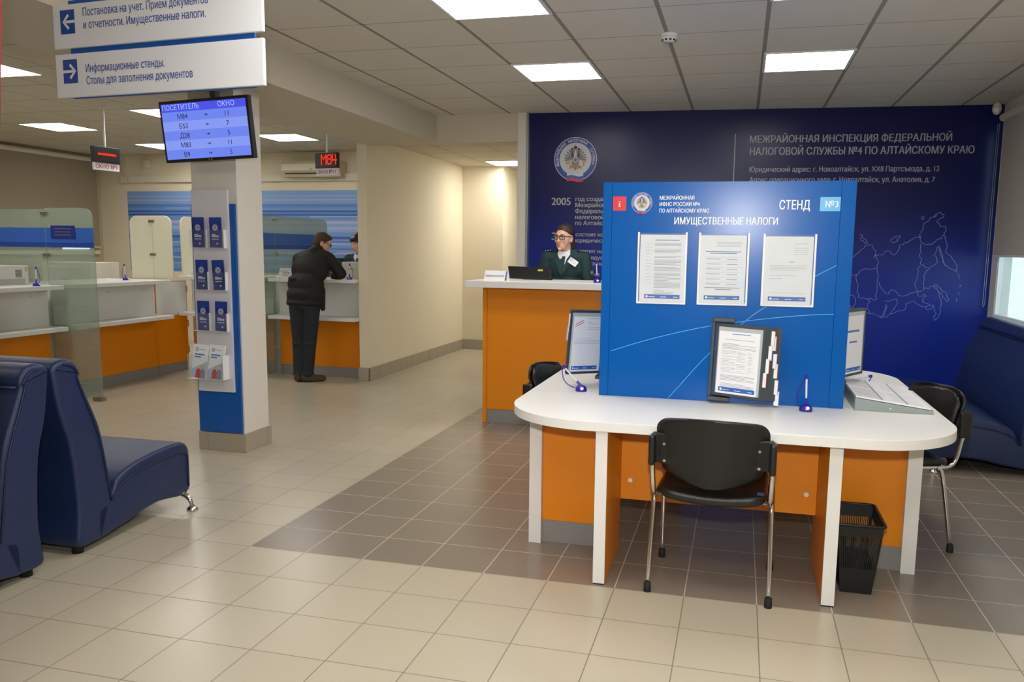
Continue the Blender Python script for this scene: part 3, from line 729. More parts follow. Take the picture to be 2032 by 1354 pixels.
ls = thing('guard_glass', 'low clear guard glass standing on the second left counter', 'guard glass', (CX-.10, 6.3, 1.08), PI/2)
b = MB(); b.prism(round_rect(0, 0, .72, .20, .08, 6, '0010'), -.004, .004, CLEAR, M0); b.build('pane', ls)
ls2 = thing('guard_glass', 'low clear guard glass on the counter between the man and the seated clerk', 'guard glass', (-4.93, MY+.12, 1.11), 0)
b = MB(); b.prism(round_rect(0, 0, .56, .21, .02, 3), -.004, .004, CLEAR, M0); b.build('pane', ls2)
# cabinet and printer behind the counter
cb = thing('filing_cabinet', 'beige filing cabinet behind the second left counter', 'cabinet', (-7.35, 7.75, 0))
b = MB(); b.box((-.35, -.2, 0), (.30, .25, 1.25), IVORY, .006); b.build('body', cb)
for z in (.1, .48, .86):
    b = MB(); b.box((-.33, -.215, z), (.28, -.20, z+.34), IVORY, .004); dr = b.build('drawer', cb)
    b = MB(); b.box((-.06, -.235, z+.2), (.03, -.215, z+.215), STEEL); b.build('handle', dr)
pr_ = thing('printer', 'white printer with dark vents on the counter left of the glass screen', 'printer', (-6.62, 5.95, 1.08), PI/2)
b = MB(); b.box((-.20, -.19, 0), (.205, .19, .175), mat('printer_white', '#cfcfc6', .5), .008); b.build('case', pr_)
b = MB()
for k in range(6): b.box((.06, -.1915, .07+.012*k), (.13, -.1895, .075+.012*k), BLACKPL)
b.build('vent', pr_)
b = MB(); b.box((.165, -.1925, .12), (.185, -.1895, .16), mat('yellow_sticker', '#b8a848', .5)); b.build('sticker_or_glint', pr_)
b = MB(); b.rect(-.12, .01, .16, .055, .1908, mat('printer_grey', '#a8a9a0', .5), M0); b.box((-.12, -.1908, .008), (.16, -.1895, .010), PLINTH); b.build('tray_cover', pr_)
ph = thing('desk_phone', 'black desk phone at the left edge beside the printer', 'phone', (-6.50, 5.60, 1.08), PI/2)
b = MB(); b.prism([(-.09, 0), (.09, 0), (.09, .055), (-.05, .025), (-.09, .02)], -.08, .08, BLACKPL, Matrix.Rotation(PI/2, 4, 'X'), .006); b.build('base', ph)
b = MB(); b.tube([(-.08, -.06, .06), (-.04, -.06, .075), (.06, -.06, .085), (.10, -.06, .075)], [.02, .014, .014, .02], BLACKPL, 10, smoothn=4); b.build('handset', ph)
pr2 = thing('printer', 'grey white printer on the counter in front of the seated clerk', 'printer', (-4.17, MY+.19, 1.11))
b = MB(); b.box((-.17, -.10, 0), (.14, .16, .185), mat('printer_white', '#cfcfc6', .5), .006); b.build('case', pr2)
b = MB(); b.box((-.09, -.1025, .10), (-.02, -.0995, .115), mat('yellow_sticker', '#b8a848', .5)); b.build('sticker_or_glint', pr2)
b = MB(); b.box((.06, -.104, .02), (.12, -.0995, .07), GREYPL, .002); b.build('flap', pr2)
cn = thing('tent_card', 'white folded card with a few printed lines left of the man in black', 'card', (-4.98, MY+.02, 1.11), 0)
b = MB(); b.prism([(-.045, 0), (.045, 0), (.002, .105), (-.002, .105)], -.095, .095, PAPER, Matrix.Rotation(PI/2, 4, 'Z') @ Matrix.Rotation(PI/2, 4, 'X'))
Mc = facing((0, -.0452, 0), 0, -.40)
for k, (a, c) in enumerate(((.085, -.04), (.085, .05), (.085, .04), (.07, .03))):
    b.rect(c-.05 if c < 0 else -.05, .075-.017*k, max(c, .01), .080-.017*k, .001, INKDARK, Mc)
b.build('card', cn)

# ================================================================== HANGING WINDOW DISPLAYS
def led_display(label, loc, yaw, num, segs, drop, group):
    t = thing('window_display', label, 'display', loc, yaw, group)
    b = MB(); b.box((-.145, -.025, 0), (.145, .025, .155), BLACKPL, .004); b.build('case', t)
    b = MB(); b.box((-.14, -.012, -.075), (.14, .012, 0), SIGNWHITE, .002); M = facing((0, -.0122, 0))
    b.text('ОКНО №'+num, -.120, -.056, .24, .040, .0006, mat('plate_red', '#a8161c', .5), M, .022); b.build('number_plate', t)
    b = MB(); M = facing((0, -.0255, 0))
    for s in segs: b.rect(*s, .0008, LED, M)
    b.build('led_digits', t)
    b = MB(); b.cyl((0, 0, .155), (0, 0, drop), .010, WHITEPL); b.cyl((0, 0, drop-.012), (0, 0, drop), .03, WHITEPL); b.build('hanging_rod', t)
    return t
def dot_text(s, x, y, h):
    """seven by five dot-matrix letters as short bars"""
    G = {'M': ['1000001', '1100011', '1010101', '1001001', '1000001', '1000001', '1000001', '1000001'],
         '8': ['011110', '100001', '100001', '011110', '100001', '100001', '100001', '011110'],
         '4': ['100010', '100010', '100010', '100010', '111111', '000010', '000010', '000010']}
    p = h/8; out = []
    for ch in s:
        g_ = G[ch]
        for r, row in enumerate(g_):
            for c, v in enumerate(row):
                if v == '1': out.append((x+c*p*.8, y+h-(r+.85)*p, x+(c+.85)*p*.8, y+h-r*p))
        x += (len(g_[0])+.7)*p*.8
    return out
led_display('hanging display of window nine showing one red dash', (-6.20, 6.93, 2.265), math.radians(78), '9', [(-.10, .072, .10, .090)], ZC-2.265, 'hanging window displays')
led_display('hanging display of window eleven showing red letters above the man in black', (-4.20, 7.75, 2.27), math.radians(-14), '11', dot_text('M84', -.06, .03, .105), ZC-2.27, 'hanging window displays')

# air conditioner, sensors
ac = thing('air_conditioner', 'cream wall air conditioner behind the window eleven display', 'air conditioner', (-5.98, 10.74, 2.43))
b = MB(); b.prism([(0, .02), (0, .24), (-.19, .24), (-.215, .20), (-.215, .10), (-.17, .02)], -.46, .46, mat('ac_ivory', '#cfc5a8', .3), frame((0, 0, 0), (0, 1, 0), (0, 0, 1)), .012); b.build('body', ac)
b = MB(); b.box((-.40, -.212, .055), (.40, -.19, .068), BLACKPL); b.build('air_slot', ac)
b = MB(); b.box((-.44, -.222, .10), (.44, -.214, .20), mat('ac_front', '#ddd5bc', .22), .004); b.build('front_panel', ac)
b = MB(); b.cyl((.02, -.222, .12), (.02, -.2245, .12), .012, INK); b.build('badge', ac)
sd = tag(thing('smoke_detector', 'round white smoke detector on the ceiling bar above the hall', 'smoke detector', (-.50, 5.32, ZC)))
b = MB(); b.lathe([(0.055, 0), (0.055, -.012), (.05, -.018)], WHITEPL, 24); b.build('base', sd)
b = MB(); b.lathe([(.05, -.018), (.05, -.034), (.034, -.046), (0, -.048)], WHITEPL, 24); b.build('dome', sd)
b = MB()
for k in range(10):
    a = 2*PI*k/10; b.box((-.006, -.0015, -.006), (.006, .0015, .006), BLACKPL, M=Matrix.Translation((.044*math.cos(a), .044*math.sin(a), -.040)) @ Matrix.Rotation(a+PI/2, 4, 'Z') @ Matrix.Rotation(.8, 4, 'X'))
b.build('vent', sd)
pi_ = thing('motion_sensor', 'small white motion sensor in the corner beside the navy wall', 'sensor', (2.155, 8.22, 2.76))
b = MB(); b.add(blob([('e', (0, 0, 0), (.04, .035, .055)), ('c', (0, .0, .03), .03, (.02, .04, .04), .02)], .008), IVORY); b.build('body', pi_)
b = MB(); b.ell((-.008, -.024, -.012), (.026, .018, .028), WHITEPL); b.build('lens', pi_)
s2 = thing('motion_sensor', 'small ivory sensor high on the far wall under the left ceiling', 'sensor', (-8.85, 10.72, 2.68))
b = MB(); b.box((-.05, -.04, -.06), (.05, .03, .06), IVORY, .015); b.build('body', s2)

# ================================================================== PILLAR
b = MB(); b.box((-3.72, 4.935, 0), (-3.36, 5.235, 2.56), PLASTERW, .004); struct(b.build('wall_pillar'))
b = MB(); b.box((-3.733, 4.922, 0), (-3.347, 5.248, .135), BASETILE, .003)
b.box((-3.66, 4.9205, 0), (-3.656, 4.922, .134), PLINTH); b.box((-3.347, 5.19, 0), (-3.3455, 5.194, .134), PLINTH)
struct(b.build('baseboard_pillar'))
ib = thing('leaflet_board', 'white leaflet board over a blue panel on the front of the pillar', 'notice board', (-3.56, 4.935, 0))
b = MB(); b.box((-.155, -.022, .140), (.190, -.002, 1.745), DEEPBLUE, .002); b.build('blue_panel', ib)
b = MB(); b.box((-.135, -.042, .437), (.150, -.022, 1.84), mat('leaflet_white', '#d8d7dc', .45), .002); b.build('white_panel', ib)
def pocket(x, z, w, h, d, name):
    b = MB(); y0 = -.0425
    b.box((x, y0-d, z), (x+w, y0-d+.002, z+h), CLEAR); b.box((x, y0-d, z-.002), (x+w, y0, z), WHITEPL)
    b.box((x, y0-d, z), (x+.002, y0, z+h), CLEAR); b.box((x+w-.002, y0-d, z), (x+w, y0, z+h), WHITEPL)
    return b.build(name, ib)
BOOKBLUE = mat('booklet_navy', '#1d3282', .35)
def booklet(label, x, z, lean, yaw):
    t = thing('booklet', label, 'booklet', (x, 4.935-.058, z), 0, 'navy booklets on the pillar')
    t.rotation_euler = (0, lean, yaw)
    b = MB(); w, h = .092, .205
    b.box((-w/2, -.004, 0), (w/2, .004, h), BOOKBLUE, .001)
    b.box((-w/2, -.0045, h-.045), (w/2, -.004, h), mat('booklet_top', '#233f96', .35))
    M = facing((0, -.0045, 0)); S = M @ Matrix.Translation((0, h*.66, 0))
    b.add(ring_bm(0, .022, .0006, 24), LG['white'], S); b.add(ring_bm(.015, .0185, .001, 24), LG['blue'], S); b.add(ring_bm(0, .009, .001, 12), LG['grey'], S)
    for k, (q, ww) in enumerate(((.42, .030), (.385, .055), (.35, .055), (.27, .055))): b.rect(-.028, h*q, -.028+ww, h*q+.004, .0006, TEXTWHITE, M)
    b.rect(.008, .022, .018, .032, .0006, TEXTWHITE, M)
    b.build('cover', t)
def rows_(): return ((1.445, 'top'), (1.155, 'middle'), (.87, 'lower'))
for z, nm in rows_():
    for k, sd_ in ((0, 'left'), (1, 'right')):
        x = -.134+.138*k
        pocket(x, z, .130, .125, .032, 'pocket')
        ln = {('top', 'left'): .0, ('top', 'right'): 0, ('middle', 'left'): .0, ('middle', 'right'): -.05, ('lower', 'left'): 0, ('lower', 'right'): .03}[(nm, sd_)]
        booklet('navy booklet in the %s row of pillar pockets, %s one' % (nm, sd_), -3.56+x+.062+(.012 if nm != 'top' else -.004), z+.003, ln, 0)
pocket(-.165, .535, .285, .17, .075, 'wide_pocket')
for k, lab in ((0, 'left white brochure with two people in the wide pocket of the pillar'), (1, 'right white brochure with two people in the wide pocket of the pillar')):
    t = thing('brochure', lab, 'brochure', (-3.56-.085+.130*k, 4.935-.103, .54), 0, 'white brochures on the pillar'); t.rotation_euler = (-.12, .06, 0)
    b = MB(); w, h = .122, .235; b.box((-w/2, -.004, 0), (w/2, .004, h), PAPER, .001); M = facing((0, -.0045, 0))
    b.add(ring_bm(.008, .012, .0006, 20), LG['blue'], M @ Matrix.Translation((-.03, h-.035, 0))); b.rect(-.012, h-.037, .04, h-.032, .0006, INKPALE, M)
    b.rect(-.045, h-.075, .03, h-.065, .0006, INKBLUE, M); b.rect(-.045, h-.092, .005, h-.083, .0006, INKBLUE, M)
    b.poly([(-w/2, .0), (w/2, .0), (w/2, .12), (-w/2, .06)], .0005, mat('brochure_sky', '#a9c1dd', .5), M)
    for px, col in ((-.005, REDPRINT), (.03, INK)):
        b.poly([(px-.022, 0), (px+.02, 0), (px+.018, .05), (px+.006, .066), (px-.008, .066), (px-.02, .05)], .0008, col, M)
        b.add(ring_bm(0, .011, .001, 16), SKIN, M @ Matrix.Translation((px, .078, 0)))
    b.build('cover', t)

# ================================================================== DIRECTION SIGN ON THE BEAM
sg = thing('direction_sign', 'white two-board direction sign with blue lettering, reaching out from the beam', 'sign', (-3.097, 3.20, 0), -.08)
b = MB(); b.box((.075, .006, 2.127), (1.085, .020, 2.56), DEEPBLUE, .002); b.build('back_panel', sg)
def board(z0, z1, lines, arrow, nm):
    b = MB(); b.box((0, -.012, z0), (1.14, .006, z1), SIGNWHITE, .003); M = facing((0, -.0122, 0)); e = .0006
    for s, x, y, wd, cap in lines: b.text(s, x, y, wd, cap, e, TEXTBLUE, M, .012)
    q = .105; x0, y0 = (.045, z0+.062)
    b.rect(x0, y0, x0+.085, y0+q, e, SIGNBLUE, M)
    c = y0+q/2; s = arrow; xc = x0+.045
    b.stroke([(x0+(.085 if s < 0 else 0), c), (xc+s*.022, c)], .012, e*2, SIGNWHITE, M)
    b.stroke([(xc-s*.004+0, c+.030), (xc+s*.026, c), (xc-s*.004, c-.030)], .013, e*2, SIGNWHITE, M)
    b.build('board', sg)
board(2.347, 2.538, [('Постановка на учет. Прием документов', .180, 2.480, .690, .036), ('и отчетности. Имущественные налоги.', .180, 2.425, .675, .036)], -1, 'a')
board(2.130, 2.322, [('Информационные стенды.', .180, 2.236, .445, .036), ('Столы для заполнения документов', .180, 2.182, .595, .036)], 1, 'b')
b = MB()
for x in (.2, .85): b.cyl((x, .013, 2.55), (x, .013, ZC), .006, STEEL)
b.build('hanger', sg)

# ================================================================== QUEUE SCREEN
tv = thing('queue_screen', 'black queue screen listing visitors and windows, hung on the pillar', 'screen', (-3.444, 4.75, 2.217))
tv.rotation_euler = (.091, -.035, -.027)
w, h = .686, .396
b = MB(); b.box((-w/2, -.012, -h/2), (w/2, .03, h/2), BLACKPL, .006); b.box((-w/2+.1, .03, -h/2+.05), (w/2-.1, .05, h/2-.05), BLACKPL, .01); b.build('case', tv)
b = MB(); M = facing((0, -.0125, 0)); sw, sh = w/2-.018, h/2-.020; e = .0006
cA, cB, cH = emit_mat('screen_a', '#6f84ea', .84), emit_mat('screen_b', '#8698ee', .84), emit_mat('screen_header', '#4c53e2', .84)
cT, cI = emit_mat('screen_pale_text', '#a7b4ff', .9), mat('screen_ink', '#1e2348', .5)
hh = .052; rh = (2*sh-hh)/5
b.rect(-sw, sh-hh, sw, sh, 0, cH, M)
b.text('ПОСЕТИТЕЛЬ', -sw+.010, sh-hh+.012, .285, .034, e, cT, M); b.text('ОКНО', .115, sh-hh+.012, .125, .034, e, cT, M)
for i, (a, n) in enumerate((('М84', '11'), ('Б53', '7'), ('Д28', '5'), ('М83', '11'), ('В9', '5'))):
    y1 = sh-hh-i*rh; b.rect(-sw, y1-rh, sw, y1, 0, cA if i % 2 == 0 else cB, M)
    b.text(a, -.165, y1-rh+.014, None, .032, e, cI, M, align='C'); b.text(n, .175, y1-rh+.014, None, .032, e, cI, M, align='C')
    yc = y1-rh/2; b.stroke([(.005, yc), (.025, yc)], .004, e, cI, M); b.poly([(.019, yc+.009), (.030, yc), (.019, yc-.009), (.021, yc)], e, cI, M)
b.build('display', tv)
b = MB(); b.cyl((.02, -.013, -h/2+.009), (.02, -.0145, -h/2+.009), .006, ALU); b.cyl((0, -.013, -h/2+.009), (0, -.0145, -h/2+.009), .005, REDPRINT); b.build('badge', tv)
b = MB(); b.box((-.06, .03, -.08), (.06, .155, .08), CHARCOAL, .004); b.box((-.02, .10, .08), (.02, .15, .26), CHARCOAL); b.build('bracket', tv)

# red panel at the very edge of the picture
rp = thing('banner_stand', 'tall red panel at the left picture edge', 'banner', (-2.113, 1.85, 0))
b = MB(); b.prism([(.216, 2.75), (-.45, 2.75), (-.45, .12), (-.07, .12)], -.006, .006, mat('banner_red', '#8f1a20', .5), Matrix.Rotation(PI/2, 4, 'X')); b.build('panel', rp)
b = MB(); b.box((-.60, -.12, 0), (-.34, .12, .03), CHARCOAL, .005); b.box((-.44, -.02, .03), (-.40, .02, .13), CHARCOAL); b.build('base', rp)

# ================================================================== RECEPTION DESK
rc = thing('reception_desk', 'tall orange reception desk with a white top in front of the navy wall', 'reception desk', (0, 0, 0))
ry = 6.43
b = MB(); b.box((-2.035, ry-.005, .115), (-1.01, ry+.015, 1.15), ORANGE, .001); b.build('front_panel', rc)
b = MB(); b.box((-2.072, ry-.012, 0), (-2.037, ry+.55, 1.15), ORANGE, .001); b.build('side_panel', rc)
b = MB(); b.box((-1.008, ry-.012, 0), (-.66, ry+.55, 1.15), WHITE, .001); b.build('end_panel', rc)
b = MB(); b.box((-2.035, ry, 0.0), (-1.01, ry+.012, .113), PLINTH); b.build('plinth', rc)
b = MB(); b.box((-2.155, 6.20, 1.152), (-.60, 6.86, 1.205), WHITE, .003); b.build('worktop', rc)
RT = 1.205
t = thing('name_card', 'white folded card reading administrator on the reception desk', 'card', (-1.925, 6.33, RT), math.radians(-3))
b = MB(); b.prism([(-.045, 0), (.045, 0), (.002, .082), (-.002, .082)], -.098, .098, PAPER, Matrix.Rotation(PI/2, 4, 'Z') @ Matrix.Rotation(PI/2, 4, 'X'))
M = facing((0, -.0452, 0), 0, -.483)
b.text('Администратор', -.088, .038, .160, .016, .0012, INKDARK, M, .012); b.rect(.083, .03, .097, .088, .0012, mat('card_blue', '#2f6fc4', .5), M); b.rect(.083, .004, .097, .03, .0012, REDPRINT, M)
b.build('card', t)
mo = thing('monitor', 'black monitor seen from behind on the reception desk', 'monitor', (-1.735, 6.70, RT), math.radians(-5))
mo.rotation_euler = (math.radians(0), 0, math.radians(-4))
b = MB(); b.prism([(-.19, .006), (.19, .0), (.185, .105), (-.205, .112)], -.02, .012, BLACKPL, Matrix.Rotation(PI/2, 4, 'X'), .006); b.build('case', mo)
b = MB(); b.rect(.07, .075, .115, .09, .0215, mat('yellow_label', '#c9c328', .5), Matrix.Rotation(PI/2, 4, 'X')); b.rect(-.14, .045, .09, .062, .0212, RUBBER, Matrix.Rotation(PI/2, 4, 'X')); b.build('rear_vent', mo)
b = MB(); b.box((-.08, .0, 0), (.08, .16, .008), BLACKPL, .003); b.build('base', mo)

# ================================================================== PENS ON COILS
def pen_stand(label, loc, yaw=0.0, lean=-.5, s=1.0):
    t = thing('pen_stand', label, 'pen holder', loc, yaw, 'purple pens on coils')
    b = MB(); b.lathe([(.030, 0), (.030, .008), (.028, .018), (.020, .028), (.010, .032), (0, .033)], PURPLE, 20); b.build('base', t)
    d = V3((math.sin(lean), 0, math.cos(lean))); p0 = V3((0, 0, .026)); p1 = p0+d*.035; p2 = p0+d*.125; p3 = p0+d*.145
    b = MB(); b.cyl(p0, p1, .0075, PURPLE, .006, 12); b.cyl(p1, p2, .0045, mat('pen_barrel', '#d9dcea', .25), seg=10); b.cyl(p2, p3, .007, PURPLE, .0085, 12); b.build('pen', t)
    pts = []
    n = 46; sgn = -1 if lean <= 0 else 1
    for i in range(n+1):
        q = i/n; c = p3.lerp(V3((sgn*.022, 0, .012)), q) + V3((sgn*.028*math.sin(PI*q), 0, -.02*math.sin(PI*q)))
        pts.append(c + V3((.0022*math.cos(q*60), .0022*math.sin(q*60), 0)))
    b = MB(); b.tube(pts, .0024, PURPLE, 6); b.build('coil', t)
    b = MB(); b.cyl((.006, -.026, .017), (.006, -.0285, .0185), .0085, WHITEPL, seg=14); b.build('sticker_or_glint', t)  # painted glint: a white disc for the flash reflected in the base
    return t

# ================================================================== FOUR-SEAT WRITING DESK
DT = .735
dk = thing('writing_desk', 'large white topped orange desk under the blue information stand', 'desk', (0, 0, 0))
def rrect4(x0, y0, x1, y1, r): return round_rect(x0, y0, x1, y1, r, 32)
xl, xr, yf, yb = -1.035, .925, 3.345, 5.46
b = MB(); b.prism(rrect4(xl, yf, xr, yb, .42), DT-.042, DT, WHITE, None, .002); 
for y in (4.02, 4.80):  b.box((xl+.01, y-.0006, DT-.001), (xr-.01, y+.0006, DT+.0003), mat('seam', '#b9b9b4', .5))
b.build('desktop', dk)
def leg(x, y0, y1, nm='leg'):
    b = MB(); b.box((x-.026, y0, .006), (x+.026, y0+.003, DT-.043), WHITE, .001); b.box((x-.026, y0+.003, .006), (x+.026, y1, DT-.043), ORANGE)
    b.box((x-.024, y0+.002, 0), (x+.024, y1-.002, .006), BLACKPL); return b.build(nm, dk)
leg(-.547, 3.365, 3.82); leg(.412, 3.405, 3.93)
b = MB(); b.box((-.52, 3.815, .26), (.385, 3.835, DT-.043), ORANGE)
for x, z in ((-.475, .355), (.34, .355), (-.49, .665), (.34, .665)): b.cyl((x, 3.815, z), (x, 3.8125, z), .011, WHITEPL, seg=14)
b.build('modesty_panel', dk)
def corner(x0, x1, y, xpost, post_w=.062):
    b = MB(); b.box((x0, y, .115), (x1, y+.02, DT-.043), ORANGE); b.build('corner_panel', dk)
    b = MB(); b.box((x0, y+.003, .0), (x1, y+.018, .113), PLINTH); b.build('plinth', dk)
    b = MB(); b.box((xpost, y-.03, .0), (xpost+post_w, y+.04, DT-.043), WHITE, .001); b.build('post', dk)
corner(-.912, -.575, 3.815, -.975); corner(.44, .775, 3.905, .775)
b = MB(); b.box((-.975, 5.0, .0), (-.3, 5.02, DT-.043), ORANGE); b.build('rear_panel', dk)
b = MB(); b.box((.2, 5.0, .0), (.835, 5.02, DT-.043), ORANGE); b.build('rear_panel', dk)
# ---- the blue stand on it (a four-sided box)
SY, SX0, SX1, SD = 3.985, -.668, .497, .80
st = thing('information_stand', 'big blue information stand box with white lettering on the writing desk', 'information stand', (0, 0, 0))
S0, S1 = DT+.001, 1.793
PW = .045
b = MB(); b.box((SX0+PW, SY+.003, S0), (SX1-.065, SY+.02, S1), STANDBLUE)
M = facing((0, SY+.0028, 0)); e = .0008
b.rect(-.620, 1.657, -.555, 1.725, e, REDPRINT, M); b.text('i', -.5875, 1.675, None, .030, e*2, TEXTWHITE, M, .03, 'C')
emblem(b, M @ Matrix.Translation((-.479, 1.694, 0)), .0505, .0005)
for s, y, wd in (('МЕЖРАЙОННАЯ', 1.709, .164), ('ИФНС РОССИИ №4', 1.679, .190), ('ПО АЛТАЙСКОМУ КРАЮ', 1.648, .235)): b.text(s, -.393, y, wd, .0185, e, TEXTWHITE, M, .012)
b.text('ИМУЩЕСТВЕННЫЕ НАЛОГИ', -.319, 1.592, .478, .034, e, TEXTWHITE, M, .016)
b.text('СТЕНД', .163, 1.663, .135, .043, e, TEXTWHITE, M, .016)
b.rect(.342, 1.655, .431, 1.719, e, SKYPRINT, M); b.text('№3', .366, 1.673, .056, .029, e*2, TEXTWHITE, M, .012)
for pts in ([(-.612, .963), (-.492, 1.006), (-.344, 1.052), (-.2, 1.09), (-.124, 1.107)], [(-.03, 1.124), (.026, 1.134), (.173, 1.156), (.309, 1.172), (.430, 1.181)], [(-.321, .74), (-.262, .812), (-.193, .899), (-.13, .971), (-.06, 1.045), (.013, 1.117), (.08, 1.175), (.136, 1.215), (.23, 1.284), (.326, 1.347), (.386, 1.383), (.431, 1.408)]):
    b.stroke([(p.x, p.y) for p in catmull([(x, y, 0) for x, y in pts], 6)], .0028, e, CURVEBLUE, M)
b.build('front_panel', st)
b = MB(); b.box((SX0, SY, S0), (SX0+PW-.001, SY+.06, S1), STANDBLUE, .001); b.build('corner_post', st)
b = MB(); b.box((SX1-.064, SY, S0), (SX1, SY+.06, S1), STANDBLUE, .001); b.build('corner_post', st)
b = MB(); b.box((SX0, SY+.061, S0), (SX0+.02, SY+SD, S1), STANDBLUE); b.build('side_panel', st)
b = MB(); b.box((SX1-.02, SY+.061, S0), (SX1, SY+SD, S1), STANDBLUE); b.rect(.08, 1.655, .145, 1.722, .0008, REDPRINT, frame((SX1, SY, 0), (0, 1, 0), (0, 0, 1))); b.build('side_panel', st)
b = MB(); b.box((SX0+.02, SY+SD-.02, S0), (SX1-.02, SY+SD, S1), STANDBLUE); b.build('rear_panel', st)
b = MB(); b.box((SX0+.02, SY+.061, S1-.02), (SX1-.02, SY+SD-.02, S1-.002), STANDBLUE); b.build('top_panel', st)

# ---- printed sheets
def page_lines(b, M, x0, x1, y0, y1, seed, e, pitch=.0072, th=.0016, cols=None, m=INKPALE, density=.9):
    rg = random.Random(seed); y = y1
    while y > y0:
        segs = cols or [(0, 1)]
        for (a, c) in segs:
            if rg.random() > density: continue
            xa = x0+(x1-x0)*a; xb = x0+(x1-x0)*(a+(c-a)*(1 if rg.random() < .7 else .4+.5*rg.random()))
            b.rect(xa, y-th, xb, y, e, m, M)
        y -= pitch
def footer(b, M, x0, x1, y0, h, e):
    b.rect(x0, y0, x1, y0+h, e, FOOTBLUE, M); w = x1-x0
    b.add(ring_bm(0, h*.28, e+.0004, 14), TEXTWHITE, M @ Matrix.Translation((x0+w*.07, y0+h*.5, 0)))
    for a, c in ((.12, .30), (.45, .53), (.52, .62), (.82, .94)): b.rect(x0+w*a, y0+h*.35, x0+w*c, y0+h*.48, e+.0004, TEXTWHITE, M)
def wall_pocket(label, x0, x1, z0, z1, kind, bar):
    t = thing('document_pocket', label, 'document pocket', ((x0+x1)/2, SY+.0018, z0), 0, 'sheet pockets on the blue stand')
    w = x1-x0; h = z1-z0; M = facing((0, 0, 0)); hw = w/2
    b = MB(); b.box((-hw, -.001, 0), (hw, 0, h-.012), WHITEPL)
    b.build('backing', t)
    b = MB(); e = -.0
    px0, px1 = (-hw+.012, hw-.006) if bar == 'l' else (-hw+.006, hw-.014)
    b.box((px0, -.0022, .006), (px1, -.0012, h-.014), PAPER); e = .0026
    ix0, ix1 = px0+.028, px1-.022
    if kind == 0:
        b.rect(ix0+.045, h-.040, ix1-.01, h-.037, e, INKBLUE, M)
        page_lines(b, M, ix0, ix0+.035, .09, h-.055, 3, e, .016, m=mat('ink_faint_blue', '#b9c7e2', .7)); page_lines(b, M, ix0+.042, ix1, .045, h-.052, 4, e, .0058, m=INK, density=.8)
    elif kind == 1:
        page_lines(b, M, ix0+.05, ix1, .275, h-.045, 7, e, .006, m=INKPALE); b.rect(ix0, .250, ix1, .253, e, INKBLUE, M); b.rect(ix0+.02, .242, ix1-.02, .245, e, INKBLUE, M)
        for k in range(6):
            b.rect(ix0, .225-.024*k, ix1, .226-.024*k, e, INKPALE, M); b.rect(ix0+.005, .216-.024*k, ix0+.07, .218-.024*k, e, INK, M); b.rect(ix0+.1, .214-.024*k, ix0+.15, .216-.024*k, e, INK, M)
        b.rect(ix0, .078, ix1, .081, e, INK, M); b.rect(ix0+.05, .070, ix1-.04, .073, e, INK, M)
    else:
        page_lines(b, M, ix0+.105, ix1, .235, h-.045, 11, e, .010, m=INKPALE); b.rect(ix0+.085, .204, ix0+.112, .207, e, INK, M)
        page_lines(b, M, ix0, ix1, .165, .190, 12, e, .0075, m=INKPALE); page_lines(b, M, ix0, ix1*.4, .120, .142, 13, e, .013, m=INKPALE)
        b.rect(ix0, .06, ix1, .061, e, INKPALE, M)
    footer(b, M, ix0-.002, ix1, .022, .020, e)
    b.build('sheet', t)
    for s in (-1, 1):
        b = MB(); xx = s*(hw-.004); b.box((xx-.0045, -.006, 0), (xx+.0045, .0, h), WHITEPL, .001)
        if (s < 0) == (bar == 'l'): b.box((xx-s*.0055-.003, -.0035, .008), (xx-s*.0055+.003, -.0024, h), mat('bar_blue', '#3c58a8', .4))
        b.build('side_rail', t)
    b = MB(); b.box((-hw, -.006, -.004), (hw, 0, .001), WHITEPL, .001); b.build('bottom_rail', t)
    b = MB(); b.box((-hw+.009, -.0032, .002), (hw-.009, -.0027, h-.004), frost_mat('pocket_film', '#f2f4f5', .95, .3)); b.build('cover_film', t)
wall_pocket('left document pocket on the blue stand, closely printed sheet', -.492, -.254, 1.210, 1.554, 0, 'l')
wall_pocket('middle document pocket on the blue stand, sheet with a table', -.199, .036, 1.212, 1.553, 1, 'r')
wall_pocket('right document pocket on the blue stand, nearly empty form', .099, .337, 1.214, 1.550, 2, 'r')

